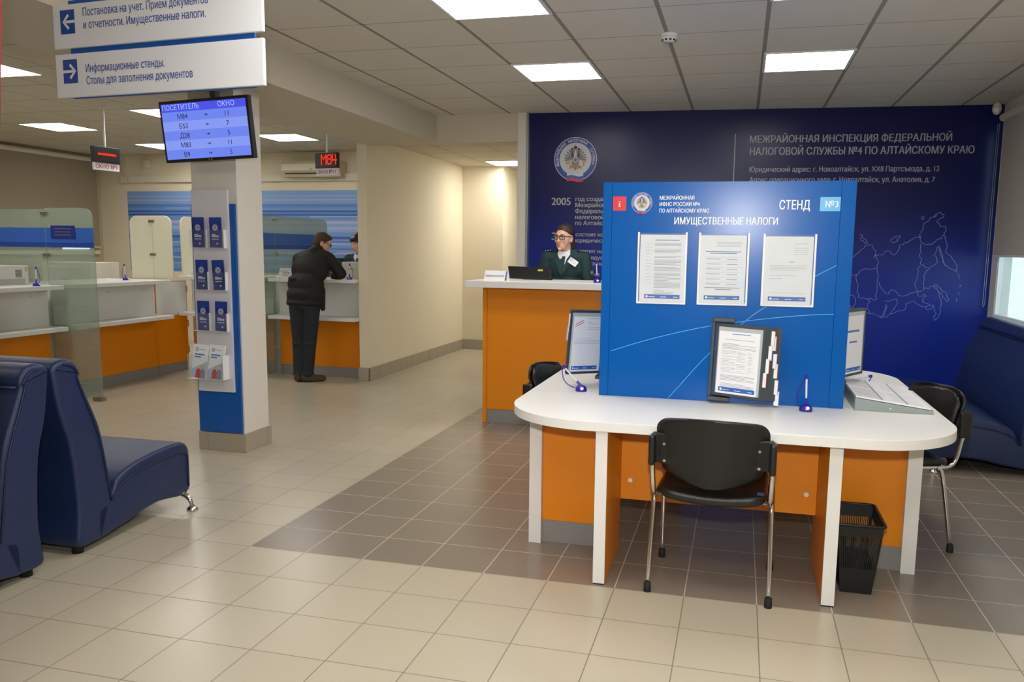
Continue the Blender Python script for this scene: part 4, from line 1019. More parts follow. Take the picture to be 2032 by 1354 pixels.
# ---- flip-panel display units
def flip_unit(label, loc, yaw, n, a0, da, rot=(0, 0), style='', step=.008):
    """bracket on the stand, n framed panels on pivots in a row along it, all swung out by about the same angle"""
    t = thing('flip_display', label, 'flip display', loc, yaw, 'flip-panel displays on the blue stand')
    t.rotation_euler = (rot[0], rot[1], yaw)
    w, h = .240, .174
    b = MB(); b.box((-.014, -.016, -.197), (.0, -.004, .197), CHARCOAL, .002)
    b.box((-.014, -.050, .182), (.090, -.004, .200), CHARCOAL, .004); b.box((-.014, -.050, -.200), (.090, -.004, -.182), CHARCOAL, .004); b.build('bracket', t)
    tabs = ['#b9b4d8', '#e07a58', '#d8604a']
    zts = [None, -.075, -.008, .054, .123, .100, .017, -.030, -.107, -.160]
    for k in range(n):
        R = Matrix.Translation((.006+step*k, -.030, 0)) @ Matrix.Rotation(a0+da*k, 4, 'Z')
        b = MB()
        for lo, hi in (((0, -.0025, -h), (.014, .0025, h)), ((w-.014, -.0025, -h), (w, .0025, h)), ((.014, -.0025, h-.014), (w-.014, .0025, h)), ((.014, -.0025, -h), (w-.014, .0025, -h+.014))): b.box(lo, hi, CHARCOAL, .0015, R)
        f = b.build('flip_panel', t)
        b = MB(); b.box((.014, -.0008, -h+.014), (w-.014, .0008, h-.014), mat('panel_film', '#b9bec2', .3), 0, R)
        back = style != '' and k == n-1 and style == 'stamp'
        b.box((.018, -.0016, -h+.014), (w-.026, .0016 if back else -.0009, h-.034), PAPER, 0, R)
        if (k == 0 and not style == 'stamp') or back:
            e = .0018
            M = R @ (facing((w, 0, 0), PI) if back else facing((0, 0, 0)))
            x0, x1 = .036, w-.040
            if style == 'stamp':
                for q in range(2): b.stroke([(x0+.0, .085+.012*q), (x0+.055, .108+.012*q)], .004, e, mat('stamp_red', '#c0737f', .6), M)
                page_lines(b, M, x0+.085, x1+.02, .07, .13, 5, e, .010, m=INK); page_lines(b, M, x0, x1+.02, -.01, .02, 6, e, .009, m=INKPALE)
            elif style == 'cream':
                b.rect(x0-.01, .055, x1-.03, .066, e, INKBLUE, M); b.rect(x0+.02, .0, x1-.05, .009, e, INKBLUE, M)
            else:
                b.rect(x0+.045, .127, x1-.03, .1305, e, INKBLUE, M); page_lines(b, M, x0+.01, x1-.01, .095, .120, 2, e, .009, m=INK)
                page_lines(b, M, x0, x1, .052, .082, 8, e, .006, m=INK); page_lines(b, M, x0, x1, -.055, .048, 9, e, .0068, m=INKPALE, cols=[(0, .42), (.45, .72), (.78, .9)], density=.75)
                for q in range(9): b.rect(x0, .044-.0115*q, x1, .0445-.0115*q, e, INKPALE, M)
                page_lines(b, M, x0, x1, -.130, -.07, 10, e, .0058, m=INK)
            footer(b, M, x0-.006, x1+.006, -h+.024, .020, e)
        b.build('sheet', f)
        zt = zts[k % 10] if style != 'stamp' else (.04, .085, .12)[k]
        if zt is not None:
            b = MB(); b.box((w-.012, -.0040, zt-.034), (w+.008, -.0030, zt+.034), PAPER, 0, R); b.box((w+.0081, -.0040, zt-.034), (w+.0105, -.0030, zt+.034), mat('tab_'+str(k % 3), tabs[k % 3], .5), 0, R); b.build('index_tab', f)
    return t
flip_unit('grey flip-panel display with white index tabs on the front of the blue stand', (-.110, SY, .950), 0, 10, -.30, .012, (0, .03), '', .0072)
flip_unit('flip-panel display sticking out of the left side of the blue stand', (SX0-.016, 4.40, .960), -PI/2, 3, math.radians(-45), .03, (-.07, 0), 'stamp', .012)
flip_unit('flip-panel display sticking out of the right side of the blue stand', (SX1, 4.34, 1.004), PI/2, 4, math.radians(-31), .03, (0, 0), 'cream', .012)

# ---- pens and rack
pen_stand('purple pen on a coil standing left of the blue stand on the desk', (-.775, 4.07, DT), .1, -.75)
pen_stand('purple pen on a coil in front of the blue stand beside the flip display', (.322, 3.88, DT), .0, -.03)
pen_stand('purple pen on a coil lying behind the grey sloped rack on the desk', (.60, 4.74, DT), .3, 1.4)
pen_stand('purple pen on a coil on the reception desk beside the clerk', (-1.10, 6.36, RT), .1, -.08)
pen_stand('purple pen on a coil in front of the white printer with vents', (-6.12, 5.93, 1.08), PI/2, .05)
pen_stand('purple pen on a coil in front of the cream divider', (-6.36, 7.30, 1.08), PI/2, -.1)
pen_stand('purple pen on a coil in front of the seated clerk', (-4.13, 8.06, 1.11), 0, .05)
rk = thing('document_rack', 'grey sloped rack holding printed sheets at the right end of the desk', 'document rack', (0, 0, DT))
b = MB(); pr_pts = [(.545, 0), (.885, 0), (.885, .016), (.545, .060)]
b.prism(pr_pts, -4.60, -3.965, GREYPL, Matrix.Rotation(PI/2, 4, 'X'), .002); b.cyl((.70, 3.965, .018), (.70, 3.9635, .018), .004, IVORY, seg=10); b.build('body', rk)
sl = math.atan2(.044, .34)
Ms = Matrix.Translation((.715, 4.28, .041)) @ Matrix.Rotation(sl, 4, 'Y')
for k, (y0, y1) in enumerate(((-.31, -.005), (.0, .30))):
    b = MB()
    b.box((-.168, y0, .000), (.160, y1, .006), PAPER, 0, Ms)
    for q in range(2):
        xa = -.155+.16*q
        page_lines(b, Ms, xa, xa+.13, y0+.03, y1-.03, 20+k+q, .0068, .012, .002, m=INKPALE)
    b.build('sheet', rk)
for x in (-.05, .06):
    b = MB(); b.box((x-.004, -.31, .006), (x+.004, .30, .0085), frost_mat('painted_glare', '#e8f2f2', .35, .05), 0, Ms); b.build('glare_strip', rk)  # glare on the sheets, painted as pale glossy bars

# ================================================================== WASTE BASKET
wb = thing('waste_basket', 'black slotted waste basket beside the right leg of the desk', 'waste basket', (.545, 3.71, 0), 0)
b = MB(); zb, zt = .0, .315; hb, ht = (.064, .125), (.094, .155)
def wall_(s, ax):
    n = 22
    def P(u, z):   # u -1..1 along the wall
        q = z/zt; hx = hb[0]+(ht[0]-hb[0])*q; hy = hb[1]+(ht[1]-hb[1])*q
        return V3((u*hx, s*hy, z)) if ax == 0 else V3((s*hx, u*hy, z))
    def quad(u0, u1, z0, z1):
        q = bmesh.new(); vs = [q.verts.new(P(u, z)) for u, z in ((u0, z0), (u1, z0), (u1, z1), (u0, z1))]; q.faces.new(vs)
        r = bmesh.ops.solidify(q, geom=q.faces[:], thickness=.004); bmesh.ops.recalc_face_normals(q, faces=q.faces); b.add(q, BLACKPL)
    quad(-1, 1, 0, .115); quad(-1, 1, .262, zt)
    for k in range(n):
        u = -1+2*(k+.0)/n; quad(u, u+1.15/n, .115, .262)
    quad(-1, -.88, .115, .262); quad(.88, 1, .115, .262)
for s in (-1, 1): wall_(s, 0); wall_(s, 1)
b.box((-hb[0], -hb[1], 0), (hb[0], hb[1], .006), BLACKPL); b.build('body', wb)
b = MB(); R_ = round_rect(-ht[0]-.006, -ht[1]-.006, ht[0]+.006, ht[1]+.006, .02, 5)
b.tube([(x, y, zt) for x, y in R_]+[(R_[0][0], R_[0][1], zt)], .007, BLACKPL, 8); b.build('rim', wb)

# ================================================================== VISITOR CHAIRS
def shell(rows, th, m, b):
    """closed padded sheet: a grid of points, a second grid th behind it (towards -y), and a rim between them"""
    q = bmesh.new(); n, k = len(rows), len(rows[0])
    F = [[q.verts.new(p) for p in r] for r in rows]; B = [[q.verts.new((p[0], p[1]-th, p[2])) for p in r] for r in rows]
    for i in range(n-1):
        for j in range(k-1):
            q.faces.new((F[i][j], F[i+1][j], F[i+1][j+1], F[i][j+1])); q.faces.new((B[i][j], B[i][j+1], B[i+1][j+1], B[i+1][j]))
    loop = [(0, j) for j in range(k)]+[(i, k-1) for i in range(1, n)]+[(n-1, j) for j in range(k-2, -1, -1)]+[(i, 0) for i in range(n-2, 0, -1)]
    for (i, j), (i2, j2) in zip(loop, loop[1:]+loop[:1]): q.faces.new((F[i][j], F[i2][j2], B[i2][j2], B[i][j]))
    bmesh.ops.recalc_face_normals(q, faces=q.faces)
    rim = [e for e in q.edges if len(e.link_faces) == 2 and e.calc_face_angle(0) > 1.0]
    bmesh.ops.bevel(q, geom=rim, offset=th*.3, segments=2, affect='EDGES')
    b.add(q, m, None, True)
def visitor_chair(label, loc, rotz):
    t = thing('visitor_chair', label, 'chair', loc, rotz, 'black visitor chairs round the writing desk')
    # seat: rounded pad dipping at the back edge
    b = MB(); pad = prism_bm(round_rect(-.225, -.185, .225, .225, .07, 6), .425, .470, .018, 4)
    bmesh.ops.subdivide_edges(pad, edges=[e for e in pad.edges if e.calc_length() > .15], cuts=8, use_grid_fill=True)
    for v in pad.verts:
        v.co.z += -.022*math.cos(v.co.x/.225*PI/2)*(1 if v.co.y < 0 else .5) + (.02*(v.co.y/.225) if v.co.y > 0 else 0)
    for f in pad.faces: f.smooth = True
    b.add(pad, BLACKLE); b.build('seat', t)
    # backrest: moulded plastic outer shell with a padded inside
    def back_rows(off, inset):
        rows = []
        for v in (0, .012, .04, .08, .13, .2, .3, .45, .6, .75, .84, .89, .93,  .965, .988, 1):
            z = .485+(.310-2*inset)*v+inset
            half = .172+.056*math.sin(min(1, v*1.7)*PI/2) - inset
            if v > .84: half -= .055*(1-math.sqrt(max(0, 1-((v-.84)/.16)**2)))
            if v < .20: half -= .075*(1-math.sqrt(max(0, 1-((.20-v)/.20)**2)))
            row = []
            for i in range(13):
                u = -1+2*i/12; x = u*half
                zc = z + (-.014*u*u if v > .8 else 0) + (.012*u*u if v < .15 else 0)
                y = -.205-.075*v + .055*u*u + off
                row.append((x, y, zc))
            rows.append(row)
        return rows
    b = MB(); shell(back_rows(0, 0), .012, BLACKPL, b); bk = b.build('backrest', t)
    b = MB(); shell(back_rows(.026, .014), .025, BLACKLE, b); b.build('pad', bk)
    for s in (-1, 1):
        # chrome side frame: front leg, along under the seat, up to the backrest
        b = MB(); b.tube([(s*.250, .235, .02), (s*.247, .215, .36), (s*.243, .20, .415), (s*.235, .16, .428), (s*.235, -.08, .428), (s*.238, -.15, .432), (s*.240, -.185, .465), (s*.243, -.205, .56), (s*.243, -.222, .62)], .0105, CHROME, 12, smoothn=5); b.build('side_tube', t)
        b = MB(); b.tube([(s*.252, -.185, .02), (s*.246, -.12, .38), (s*.240, -.09, .425)], .0105, CHROME, 12, smoothn=4); b.build('rear_leg', t)
        for y in (.235, -.185):
            x = s*.250 if y > 0 else s*.252
            b = MB(); b.lathe([(.016, 0), (.0165, .004), (.015, .040), (.0115, .042)], RUBBER, 14, Matrix.Translation((x, y, 0))); b.build('foot_cap', t)
        # plastic bracket that carries the backrest
        q1 = box_bm((s*.243-.013, -.252, .575), (s*.243+.013, -.190, .705), .008)
        q2 = box_bm((min(s*.165, s*.245), -.012, -.070), (max(s*.165, s*.245), .004, .070), .004)
        bmesh.ops.transform(q2, matrix=Matrix.Translation((0, -.232, .640)) @ Matrix.Rotation(.24, 4, 'X') @ Matrix.Rotation(s*.14, 4, 'Z'), verts=q2.verts)
        b = MB(); b.add(blob([('b', q1), ('b', q2)], .0035, 3), BLACKPL); br = b.build('bracket', t)
        for z in (.60, .675):
            b = MB(); yy = -.247-.245*(z-.64); b.cyl((s*.190, yy-.004, z), (s*.190, yy+.012, z), .006, CHROME, seg=10); b.build('screw', br)
    b = MB(); b.tube([(-.235, -.13, .428), (.235, -.13, .428)], .010, CHROME, 12); b.tube([(-.235, .13, .425), (.235, .13, .425)], .010, CHROME, 12)
    b.build('seat_frame', t)
    b = MB(); b.box((-.014, -.001, 0), (.014, .001, .014), mat('tag_blue', '#1f3570', .5), M=Matrix.Translation((.200, -.187, .475)) @ Matrix.Rotation(.25, 4, 'X')); b.build('fabric_tag', t)
    return t
ch = visitor_chair('black visitor chair with chrome legs pushed under the front of the desk', (-.070, 3.530, 0), math.radians(-3))
dup(ch, (-.875, 4.56, 0), math.radians(-101), 'black visitor chair behind the left end of the desk, only its back showing')
dup(ch, (.80, 4.40, 0), math.radians(112), 'black visitor chair at the right end of the desk beside the sofa')

# ================================================================== LEATHER SOFAS
BACK = [(.20, .042), (.055, .042), (.05, .125), (.058, .26), (.035, .53), (-.014, .70), (-.043, .885), (-.035, .918), (-.010, .935), (.030, .943), (.075, .932), (.105, .900), (.114, .868), (.112, .846), (.156, .743), (.20, .64), (.225, .56), (.252, .40), (.266, .219)]
SEAT = [(.268, .219), (.300, .300), (.36, .338), (.45, .362), (.58, .378), (.72, .385), (.80, .378), (.838, .352), (.852, .31), (.853, .22), (.845, .10), (.778, .078), (.70, .088), (.61, .10), (.53, .096), (.457, .086), (.36, .066), (.28, .055), (.203, .042), (.16, .045), (.155, .13), (.17, .20), (.235, .215)]
def sofa(label, L):
    """profile in (u, z): u from the rear edge to the front; extruded along local x from 0 to L; faces local +y"""
    t = thing('sofa', label, 'sofa', (0, 0, 0), 0, 'navy leather sofas')
    M = Matrix(((0, 0, 1, 0), (1, 0, 0, 0), (0, 1, 0, 0), (0, 0, 0, 1)))
    def body(prof, nm):
        P = [(p.x, p.y) for p in catmull([(a, c, 0) for a, c in prof], 2 if nm == 'seat' else 3)]
        b = MB(); q = prism_bm(P, 0, L, .022, 5)
        for f in q.faces: f.smooth = True
        b.add(q, LEATHER, M); o = b.build(nm, t)
        return o
    bk = body(BACK, 'backrest'); se = body(SEAT, 'seat')
    def pipe(pts, nm, par, x):
        b = MB(); b.tube([(x, u, z) for u, z in pts], .0055, PIPING, 8, smoothn=4); b.build(nm, par)
    for x in (-.001, L+.001):
        pipe([(.02, .918), (.045, .915), (.08, .895), (.098, .865), (.092, .845), (.13, .743), (.178, .62), (.215, .49), (.245, .30), (.262, .215)], 'piping', bk, x)
        pipe([(.268, .215), (.300, .258), (.38, .295), (.50, .318), (.66, .328), (.77, .325), (.812, .312), (.828, .28), (.828, .12)], 'piping', se, x)
    # a soft fold under the head roll, and gathered creases at the corners
    b = MB(); b.tube([(.02, .116, .850), (L/2, .117, .850), (L-.02, .116, .850)], .006, PIPING, 8); b.build('roll_seam', bk)
    for x in (.10, L-.10):
        for y, nm in ((.80, 'front_leg'), ):
            s = -1 if x < L/2 else 1
            xe = 0 if x < L/2 else L; x0 = xe-s*.065
            b = MB(); b.tube([(x0, .79, .095), (x0+s*.045, .79, .090), (x0+s*.095, .788, .065), (x0+s*.116, .785, .018)], [.019, .017, .013, .010], CHROME, 12, smoothn=5)
            b.lathe([(.030, 0), (.029, .010), (.020, .020), (.011, .028)], CHROME, 16, Matrix.Translation((x0+s*.117, .785, 0))); b.build(nm, t)
        b = MB(); b.lathe([(.026, 0), (.026, .040), (.024, .048)], RUBBER, 16, Matrix.Translation((x-.04 if x < L/2 else x+.04, .095, 0))); b.build('rear_foot', t)
    return t
s1 = sofa('navy leather sofa back to back with another, facing the pillar, its chrome foot showing', 1.75)
s1.location = (-2.95-1.75, 2.955, 0)
s2 = dup(s1, (-2.95, 2.855, 0), PI, 'navy leather sofa cut off at the left picture edge, facing away from the pillar')
s3 = dup(s1, (2.11, 5.86, 0), PI/2, 'navy leather sofa under the bright window beside the navy wall')

# ================================================================== PEOPLE
JACKET_BLACK = mat('black_jacket', '#151413', 0.75, var=.15, vscale=25, bump=.3, bscale=35)
JEANS = mat('dark_jeans', '#22262e', 0.85, var=.12, vscale=20, bump=.25, bscale=40)
SHOE = mat('brown_suede', '#4a3a28', 0.8, var=.1)
UNIFORM = mat('green_uniform', '#123238', 0.75, var=.06, vscale=25, bump=.1, bscale=60)
SHIRT = mat('white_shirt', '#e4e6ea', 0.7)
HAIRBROWN = mat('brown_hair', '#33231b', 0.55, var=.25, vscale=60, bump=.4, bscale=120)
HAIRDARK = mat('dark_hair', '#17151b', 0.45, var=.2, vscale=60, bump=.4, bscale=120)
HAIRMAN = mat('short_brown_hair', '#4a3826', 0.7, var=.3, vscale=80, bump=.5, bscale=160)
EYEW = mat('eye_white', '#d8d4d0', 0.3); IRIS = mat('eye_dark', '#2a2320', 0.25); LIP = mat('lips', '#c07a70', 0.45)
GOLD = mat('gold_badge', '#c8a850', 0.4, metal=.6)

def head_prims(H):
    """H: head frame (face towards local -Y, z up, origin between the ears)"""
    R = H.to_3x3(); P = lambda x, y, z: H @ V3((x, y, z))
    E_ = lambda c, r: ('e', P(*c), r, R)
    out = [E_((0, .014, .026), (.072, .089, .078)), E_((0, -.026, -.022), (.060, .062, .078)), E_((0, -.040, -.070), (.044, .044, .038)), E_((0, -.072, -.096), (.018, .016, .015)),
           ('c', P(0, -.081, .004), .007, P(0, -.1005, -.032), .0092), E_((.0085, -.091, -.0355), (.0075, .0075, .007)), E_((-.0085, -.091, -.0355), (.0075, .0075, .007)),
           ('c', P(-.030, -.073, .022), .011, P(.030, -.073, .022), .011), E_((.038, -.058, -.026), (.020, .020, .018)), E_((-.038, -.058, -.026), (.020, .020, .018)),
           ('c', P(-.014, -.082, -.063), .0075, P(.014, -.082, -.063), .0075)]
    for s in (-1, 1): out += [E_((s*.074, .012, -.010), (.008, .017, .029)), E_((s*.068, .006, -.030), (.010, .012, .014))]
    return out
def hand_prims(wrist, fwd, side, thumb, curl=.5):
    """palm with five separate bent fingers; fwd: pointing direction, side: towards the thumb, thumb: palm normal (inside)"""
    w = V3(wrist); f = V3(fwd).normalized(); s = V3(side); s = (s-f*s.dot(f)).normalized(); n = V3(thumb); n = (n-f*n.dot(f)-s*n.dot(s)).normalized()
    out = [('c', w, .026, w+f*.03, .027)]
    for k in range(4):
        q = 1.5-k; base = w+f*.085+s*(q*.0215); out.append(('c', w+f*.02+s*(q*.013), .015, base, .0125))
        L = (.038, .043, .040, .031)[k]; d1 = (f+n*curl*.5).normalized(); d2 = (f+n*curl*1.6).normalized(); d3 = (f*.6+n*curl*2.4).normalized()
        a = base+d1*L; c = a+d2*L*.7; e = c+d3*L*.5
        out += [('c', base, .0098, a, .0092), ('c', a, .0090, c, .0082), ('c', c, .0082, e, .0072)]
    tb = w+f*.025+s*.030; t1 = tb+(f*.6+s*.8+n*.2).normalized()*.040; t2 = t1+(f*.95+s*.3+n*.3).normalized()*.030
    out += [('c', w+f*.015+s*.012, .017, tb, .0135), ('c', tb, .0125, t1, .0108), ('c', t1, .0105, t2, .0085)]
    return out
def face_parts(root, H, lips=True, look=0.0, glasses=False, brow=HAIRBROWN, lids=.0):
    L = root_local(root) @ H
    for s in (-1, 1):
        b = MB(); b.ell((s*.030, -.066, .002), (.0125, .0125, .0085), EYEW, None, 14)
        b.ell((s*.030+look, -.0735, .001), (.0058, .006, .0058), IRIS, None, 12); b.ell((s*.030, -.0660, .0065+lids), (.0138, .0135, .0058), SKIN, None, 12)
        b.tube([(s*.019, -.0785, .006), (s*.030, -.0805, .0085), (s*.041, -.0745, .005)], .0014, IRIS, 6)
        bmesh.ops.transform(b.bm, matrix=L, verts=b.bm.verts); b.build('eye', root)
        b = MB(); b.tube([(s*.014, -.0835, .023), (s*.030, -.0845, .029), (s*.048, -.071, .023)], [.0028, .003, .0016], brow, 8, smoothn=3)
        bmesh.ops.transform(b.bm, matrix=L, verts=b.bm.verts); b.build('eyebrow', root)
    if lips:
        b = MB(); b.tube([(-.021, -.083, -.060), (-.010, -.0895, -.0575), (0, -.0905, -.0585), (.010, -.0895, -.0575), (.021, -.083, -.060)], [.0015, .0035, .0035, .0035, .0015], LIP, 8, smoothn=3)
        b.tube([(-.018, -.084, -.063), (0, -.0905, -.067), (.018, -.084, -.063)], [.0015, .0045, .0015], LIP, 8, smoothn=3)
        bmesh.ops.transform(b.bm, matrix=L, verts=b.bm.verts); b.build('lips', root)
    if glasses:
        b = MB()
        for s in (-1, 1):
            pts = round_rect(-.025, -.012, .025, .015, .008, 4); pts = [(s*.031+x, -.0915+.010*abs(x+0)/.025*(1 if x*s > 0 else .2), y) for x, y in pts]; b.tube(pts+[pts[0]], .0026, BLACKPL, 6)
            b.tube([(s*.056, -.082, .012), (s*.075, -.04, .012), (s*.079, .012, .008), (s*.079, .028, -.008)], .0030, BLACKPL, 6)
            b.tube([(s*.008, -.092, .013), (s*.031, -.095, .0165), (s*.056, -.084, .013)], .0040, BLACKPL, 6)
        b.tube([(-.008, -.0925, .006), (0, -.0955, .008), (.008, -.0925, .006)], .0018, BLACKPL, 6)
        bmesh.ops.transform(b.bm, matrix=L, verts=b.bm.verts); b.build('glasses', root)
def root_local(root): return Matrix.Translation(-V3(root.location))
def cloth(root, nm, prims, voxel, m, smooth=4, label=None):
    bm = blob(prims, voxel, smooth); bmesh.ops.transform(bm, matrix=root_local(root), verts=bm.verts)
    b = MB(); b.add(bm, m); o = b.build(nm, root)
    if label: o['label'] = label
    return o
def person(label, loc, prims, voxel=.0055):
    bm = blob(prims, voxel, 3); bmesh.ops.transform(bm, matrix=Matrix.Translation(-V3(loc)), verts=bm.verts)
    b = MB(); b.add(bm, SKIN); o = b.build('person'); o.location = loc
    return tag(o, label, 'person')
def head_frame(c, yaw, pitch=0.0, roll=0.0):
    return Matrix.Translation(V3(c)) @ Matrix.Rotation(yaw, 4, 'Z') @ Matrix.Rotation(pitch, 4, 'X') @ Matrix.Rotation(roll, 4, 'Y')
def hair_blob(H, prims, voxel=.006, sm=2):
    R = H.to_3x3(); out = []
    for p in prims:
        if p[0] == 'e': out.append(('e', H @ V3(p[1]), p[2], R))
        else: out.append(('c', H @ V3(p[1]), p[2], H @ V3(p[3]), p[4]))
    return out
C_ = lambda a, ra, b, rb: ('c', a, ra, b, rb)

# ---- the man in the black jacket, bent over the counter of window eleven (seen from behind)
X0, Y0 = -4.52, 7.79
H = head_frame((-4.425, 8.03, 1.50), math.radians(180-58), math.radians(24), math.radians(0))
sh = {-1: V3((-4.655, 7.92, 1.325)), 1: V3((-4.315, 7.95, 1.335))}
el = {-1: V3((-4.685, 7.93, 1.13)), 1: V3((-4.195, 7.99, 1.175))}
wr = {-1: V3((-4.60, 8.10, 1.150)), 1: V3((-4.37, 8.14, 1.150))}
body = head_prims(H) + [C_(H @ V3((0, .03, -.06)), .052, (-4.45, 7.97, 1.40), .058), ('e', (-4.48, 7.90, 1.24), (.15, .095, .16)), ('e', (-4.51, 7.80, 1.02), (.14, .09, .15)), ('e', (-4.52, 7.79, .87), (.145, .10, .10)), C_((-4.60, 7.92, 1.35), .06, (-4.36, 7.95, 1.36), .06)]
for s in (-1, 1):
    body += [C_(sh[s], .052, el[s], .042), C_(el[s], .040, wr[s], .028)]
    body += hand_prims(wr[s], (.55 if s < 0 else -.65, .75, -.10), (.7 if s < 0 else -.5, -.6 if s < 0 else .6, 0), (0, 0, -1), .25)
LEGS = [((-4.605, 7.79, .84), (-4.607, 7.80, .47), (-4.607, 7.79, .09)), ((-4.445, 7.79, .84), (-4.475, 7.80, .47), (-4.515, 7.80, .09))]
for a, k, c in LEGS: body += [C_(a, .075, k, .052), C_(k, .050, c, .036)]
body += [C_((-4.607, 7.765, .045), .032, (-4.59, 7.93, .035), .028), C_((-4.525, 7.78, .045), .032, (-4.385, 7.86, .035), .028)]
man = person('man in a black jacket and dark jeans leaning on the counter of window eleven', (X0, Y0, 0), body)
cloth(man, 'jacket', [('e', (-4.515, 7.785, .865), (.218, .128, .060)), ('e', (-4.515, 7.785, .95), (.212, .127, .12)), ('e', (-4.51, 7.80, 1.06), (.210, .122, .14)), ('e', (-4.49, 7.86, 1.21), (.215, .130, .16)), ('e', (-4.485, 7.90, 1.30), (.205, .118, .11)),
      C_(sh[-1]+V3((.02, 0, -.01)), .072, sh[1]+V3((-.02, 0, -.01)), .072), C_((-4.475, 7.93, 1.385), .085, (-4.450, 7.965, 1.425), .064), C_(sh[-1], .070, (-4.47, 7.945, 1.385), .075), C_(sh[1], .070, (-4.46, 7.95, 1.385), .075),
      C_(sh[-1], .070, el[-1], .062), C_(el[-1], .060, wr[-1]+V3((-.02, -.04, 0)), .046), C_(sh[1], .070, el[1], .062), C_(el[1], .060, wr[1]+V3((.03, -.025, 0)), .046),
      C_((-4.345, 7.83, 1.0), .045, (-4.325, 7.82, .80), .026), C_((-4.68, 7.775, .95), .04, (-4.705, 7.765, .85), .022), ('e', (-4.60, 7.80, 1.12), (.10, .12, .04)), ('e', (-4.42, 7.80, 1.00), (.11, .118, .03))], .009, JACKET_BLACK, 4)
cloth(man, 'trousers', [('e', (-4.52, 7.79, .85), (.165, .118, .10))] + [x for a, k, c in LEGS for x in (C_(a, .098, k, .074), C_(k, .073, c, .064), ('e', V3(c)+V3((0, .0, .0)), (.068, .075, .05)), ('e', V3(k)+V3((0, -.012, -.05)), (.072, .070, .03)))], .009, JEANS, 3)
for a, c in (((-4.607, 7.755, .045), (-4.592, 7.945, .036)), ((-4.535, 7.770, .045), (-4.372, 7.872, .036))):
    a, c = V3(a), V3(c)
    cloth(man, 'shoe', [C_(a, .042, c, .036), C_(a+V3((0, 0, .03)), .042, a.lerp(c, .4)+V3((0, 0, .022)), .036), ('e', a.lerp(c, .5)+V3((0, 0, -.02)), (.05, .05, .014))], .006, SHOE, 2)
cloth(man, 'hair', hair_blob(H, [('e', (0, .022, .036), (.078, .090, .083)), ('e', (0, .050, -.02), (.062, .055, .05)), ('e', (0, -.035, .080), (.055, .04, .028))]), .006, HAIRMAN, 2)
face_parts(man, H, True, 0, True, HAIRMAN)

# ---- the administrator behind the reception desk
AX, AY = -1.50, 7.02
H = head_frame((AX-.012, AY-.03, 1.568), math.radians(-19), math.radians(2), math.radians(2))
body = head_prims(H) + [C_(H @ V3((0, .028, -.06)), .046, (AX, AY+.02, 1.40), .052), ('e', (AX, AY, 1.28), (.135, .085, .15)), ('e', (AX, AY, 1.06), (.115, .08, .15)), ('e', (AX, AY, .92), (.15, .10, .12)), C_((AX-.13, AY, 1.39), .048, (AX+.13, AY, 1.39), .048)]
arms = {}
for s in (-1, 1):
    a, e_, w_ = V3((AX+s*.165, AY, 1.39)), V3((AX+s*.215, AY-.02, 1.12)), V3((AX+s*.12, AY-.19, 1.02)); arms[s] = (a, e_, w_)
    body += [C_(a, .045, e_, .036), C_(e_, .035, w_, .025)] + hand_prims(w_, (-s*.35, -.9, -.1), (-s, -.3, .2), (0, 0, -1), .3)
    body += [C_((AX+s*.085, AY, .88), .075, (AX+s*.085, AY, .47), .05), C_((AX+s*.085, AY, .47), .048, (AX+s*.085, AY+.01, .09), .034), C_((AX+s*.085, AY+.03, .045), .03, (AX+s*.09, AY-.13, .03), .025)]
adm = person('woman in a dark green uniform and glasses standing behind the reception desk', (AX, AY, 0), body)
jk = [('e', (AX, AY, 1.29), (.165, .108, .15)), ('e', (AX, AY-.005, 1.16), (.155, .105, .14)), ('e', (AX, AY, 1.02), (.165, .11, .13)), ('e', (AX, AY, .92), (.185, .125, .09)), C_((AX-.150, AY, 1.385), .062, (AX+.150, AY, 1.385), .062), C_((AX-.07, AY+.02, 1.42), .055, (AX+.07, AY+.02, 1.42), .055)]
for s in (-1, 1): jk += [C_(arms[s][0], .062, arms[s][1], .056), C_(arms[s][1], .054, arms[s][2]+V3((s*.01, .03, 0)), .042)]
jko = cloth(adm, 'uniform_jacket', jk, .008, UNIFORM, 4)
cloth(adm, 'trousers', [('e', (AX, AY, .86), (.165, .115, .10))] + [x for s in (-1, 1) for x in (C_((AX+s*.085, AY, .84), .09, (AX+s*.085, AY, .47), .068), C_((AX+s*.085, AY, .47), .066, (AX+s*.085, AY, .06), .060))], .010, UNIFORM, 3)
for s in (-1, 1): cloth(adm, 'shoe', [C_((AX+s*.085, AY+.035, .04), .036, (AX+s*.09, AY-.14, .03), .030)], .006, BLACKPL, 2)
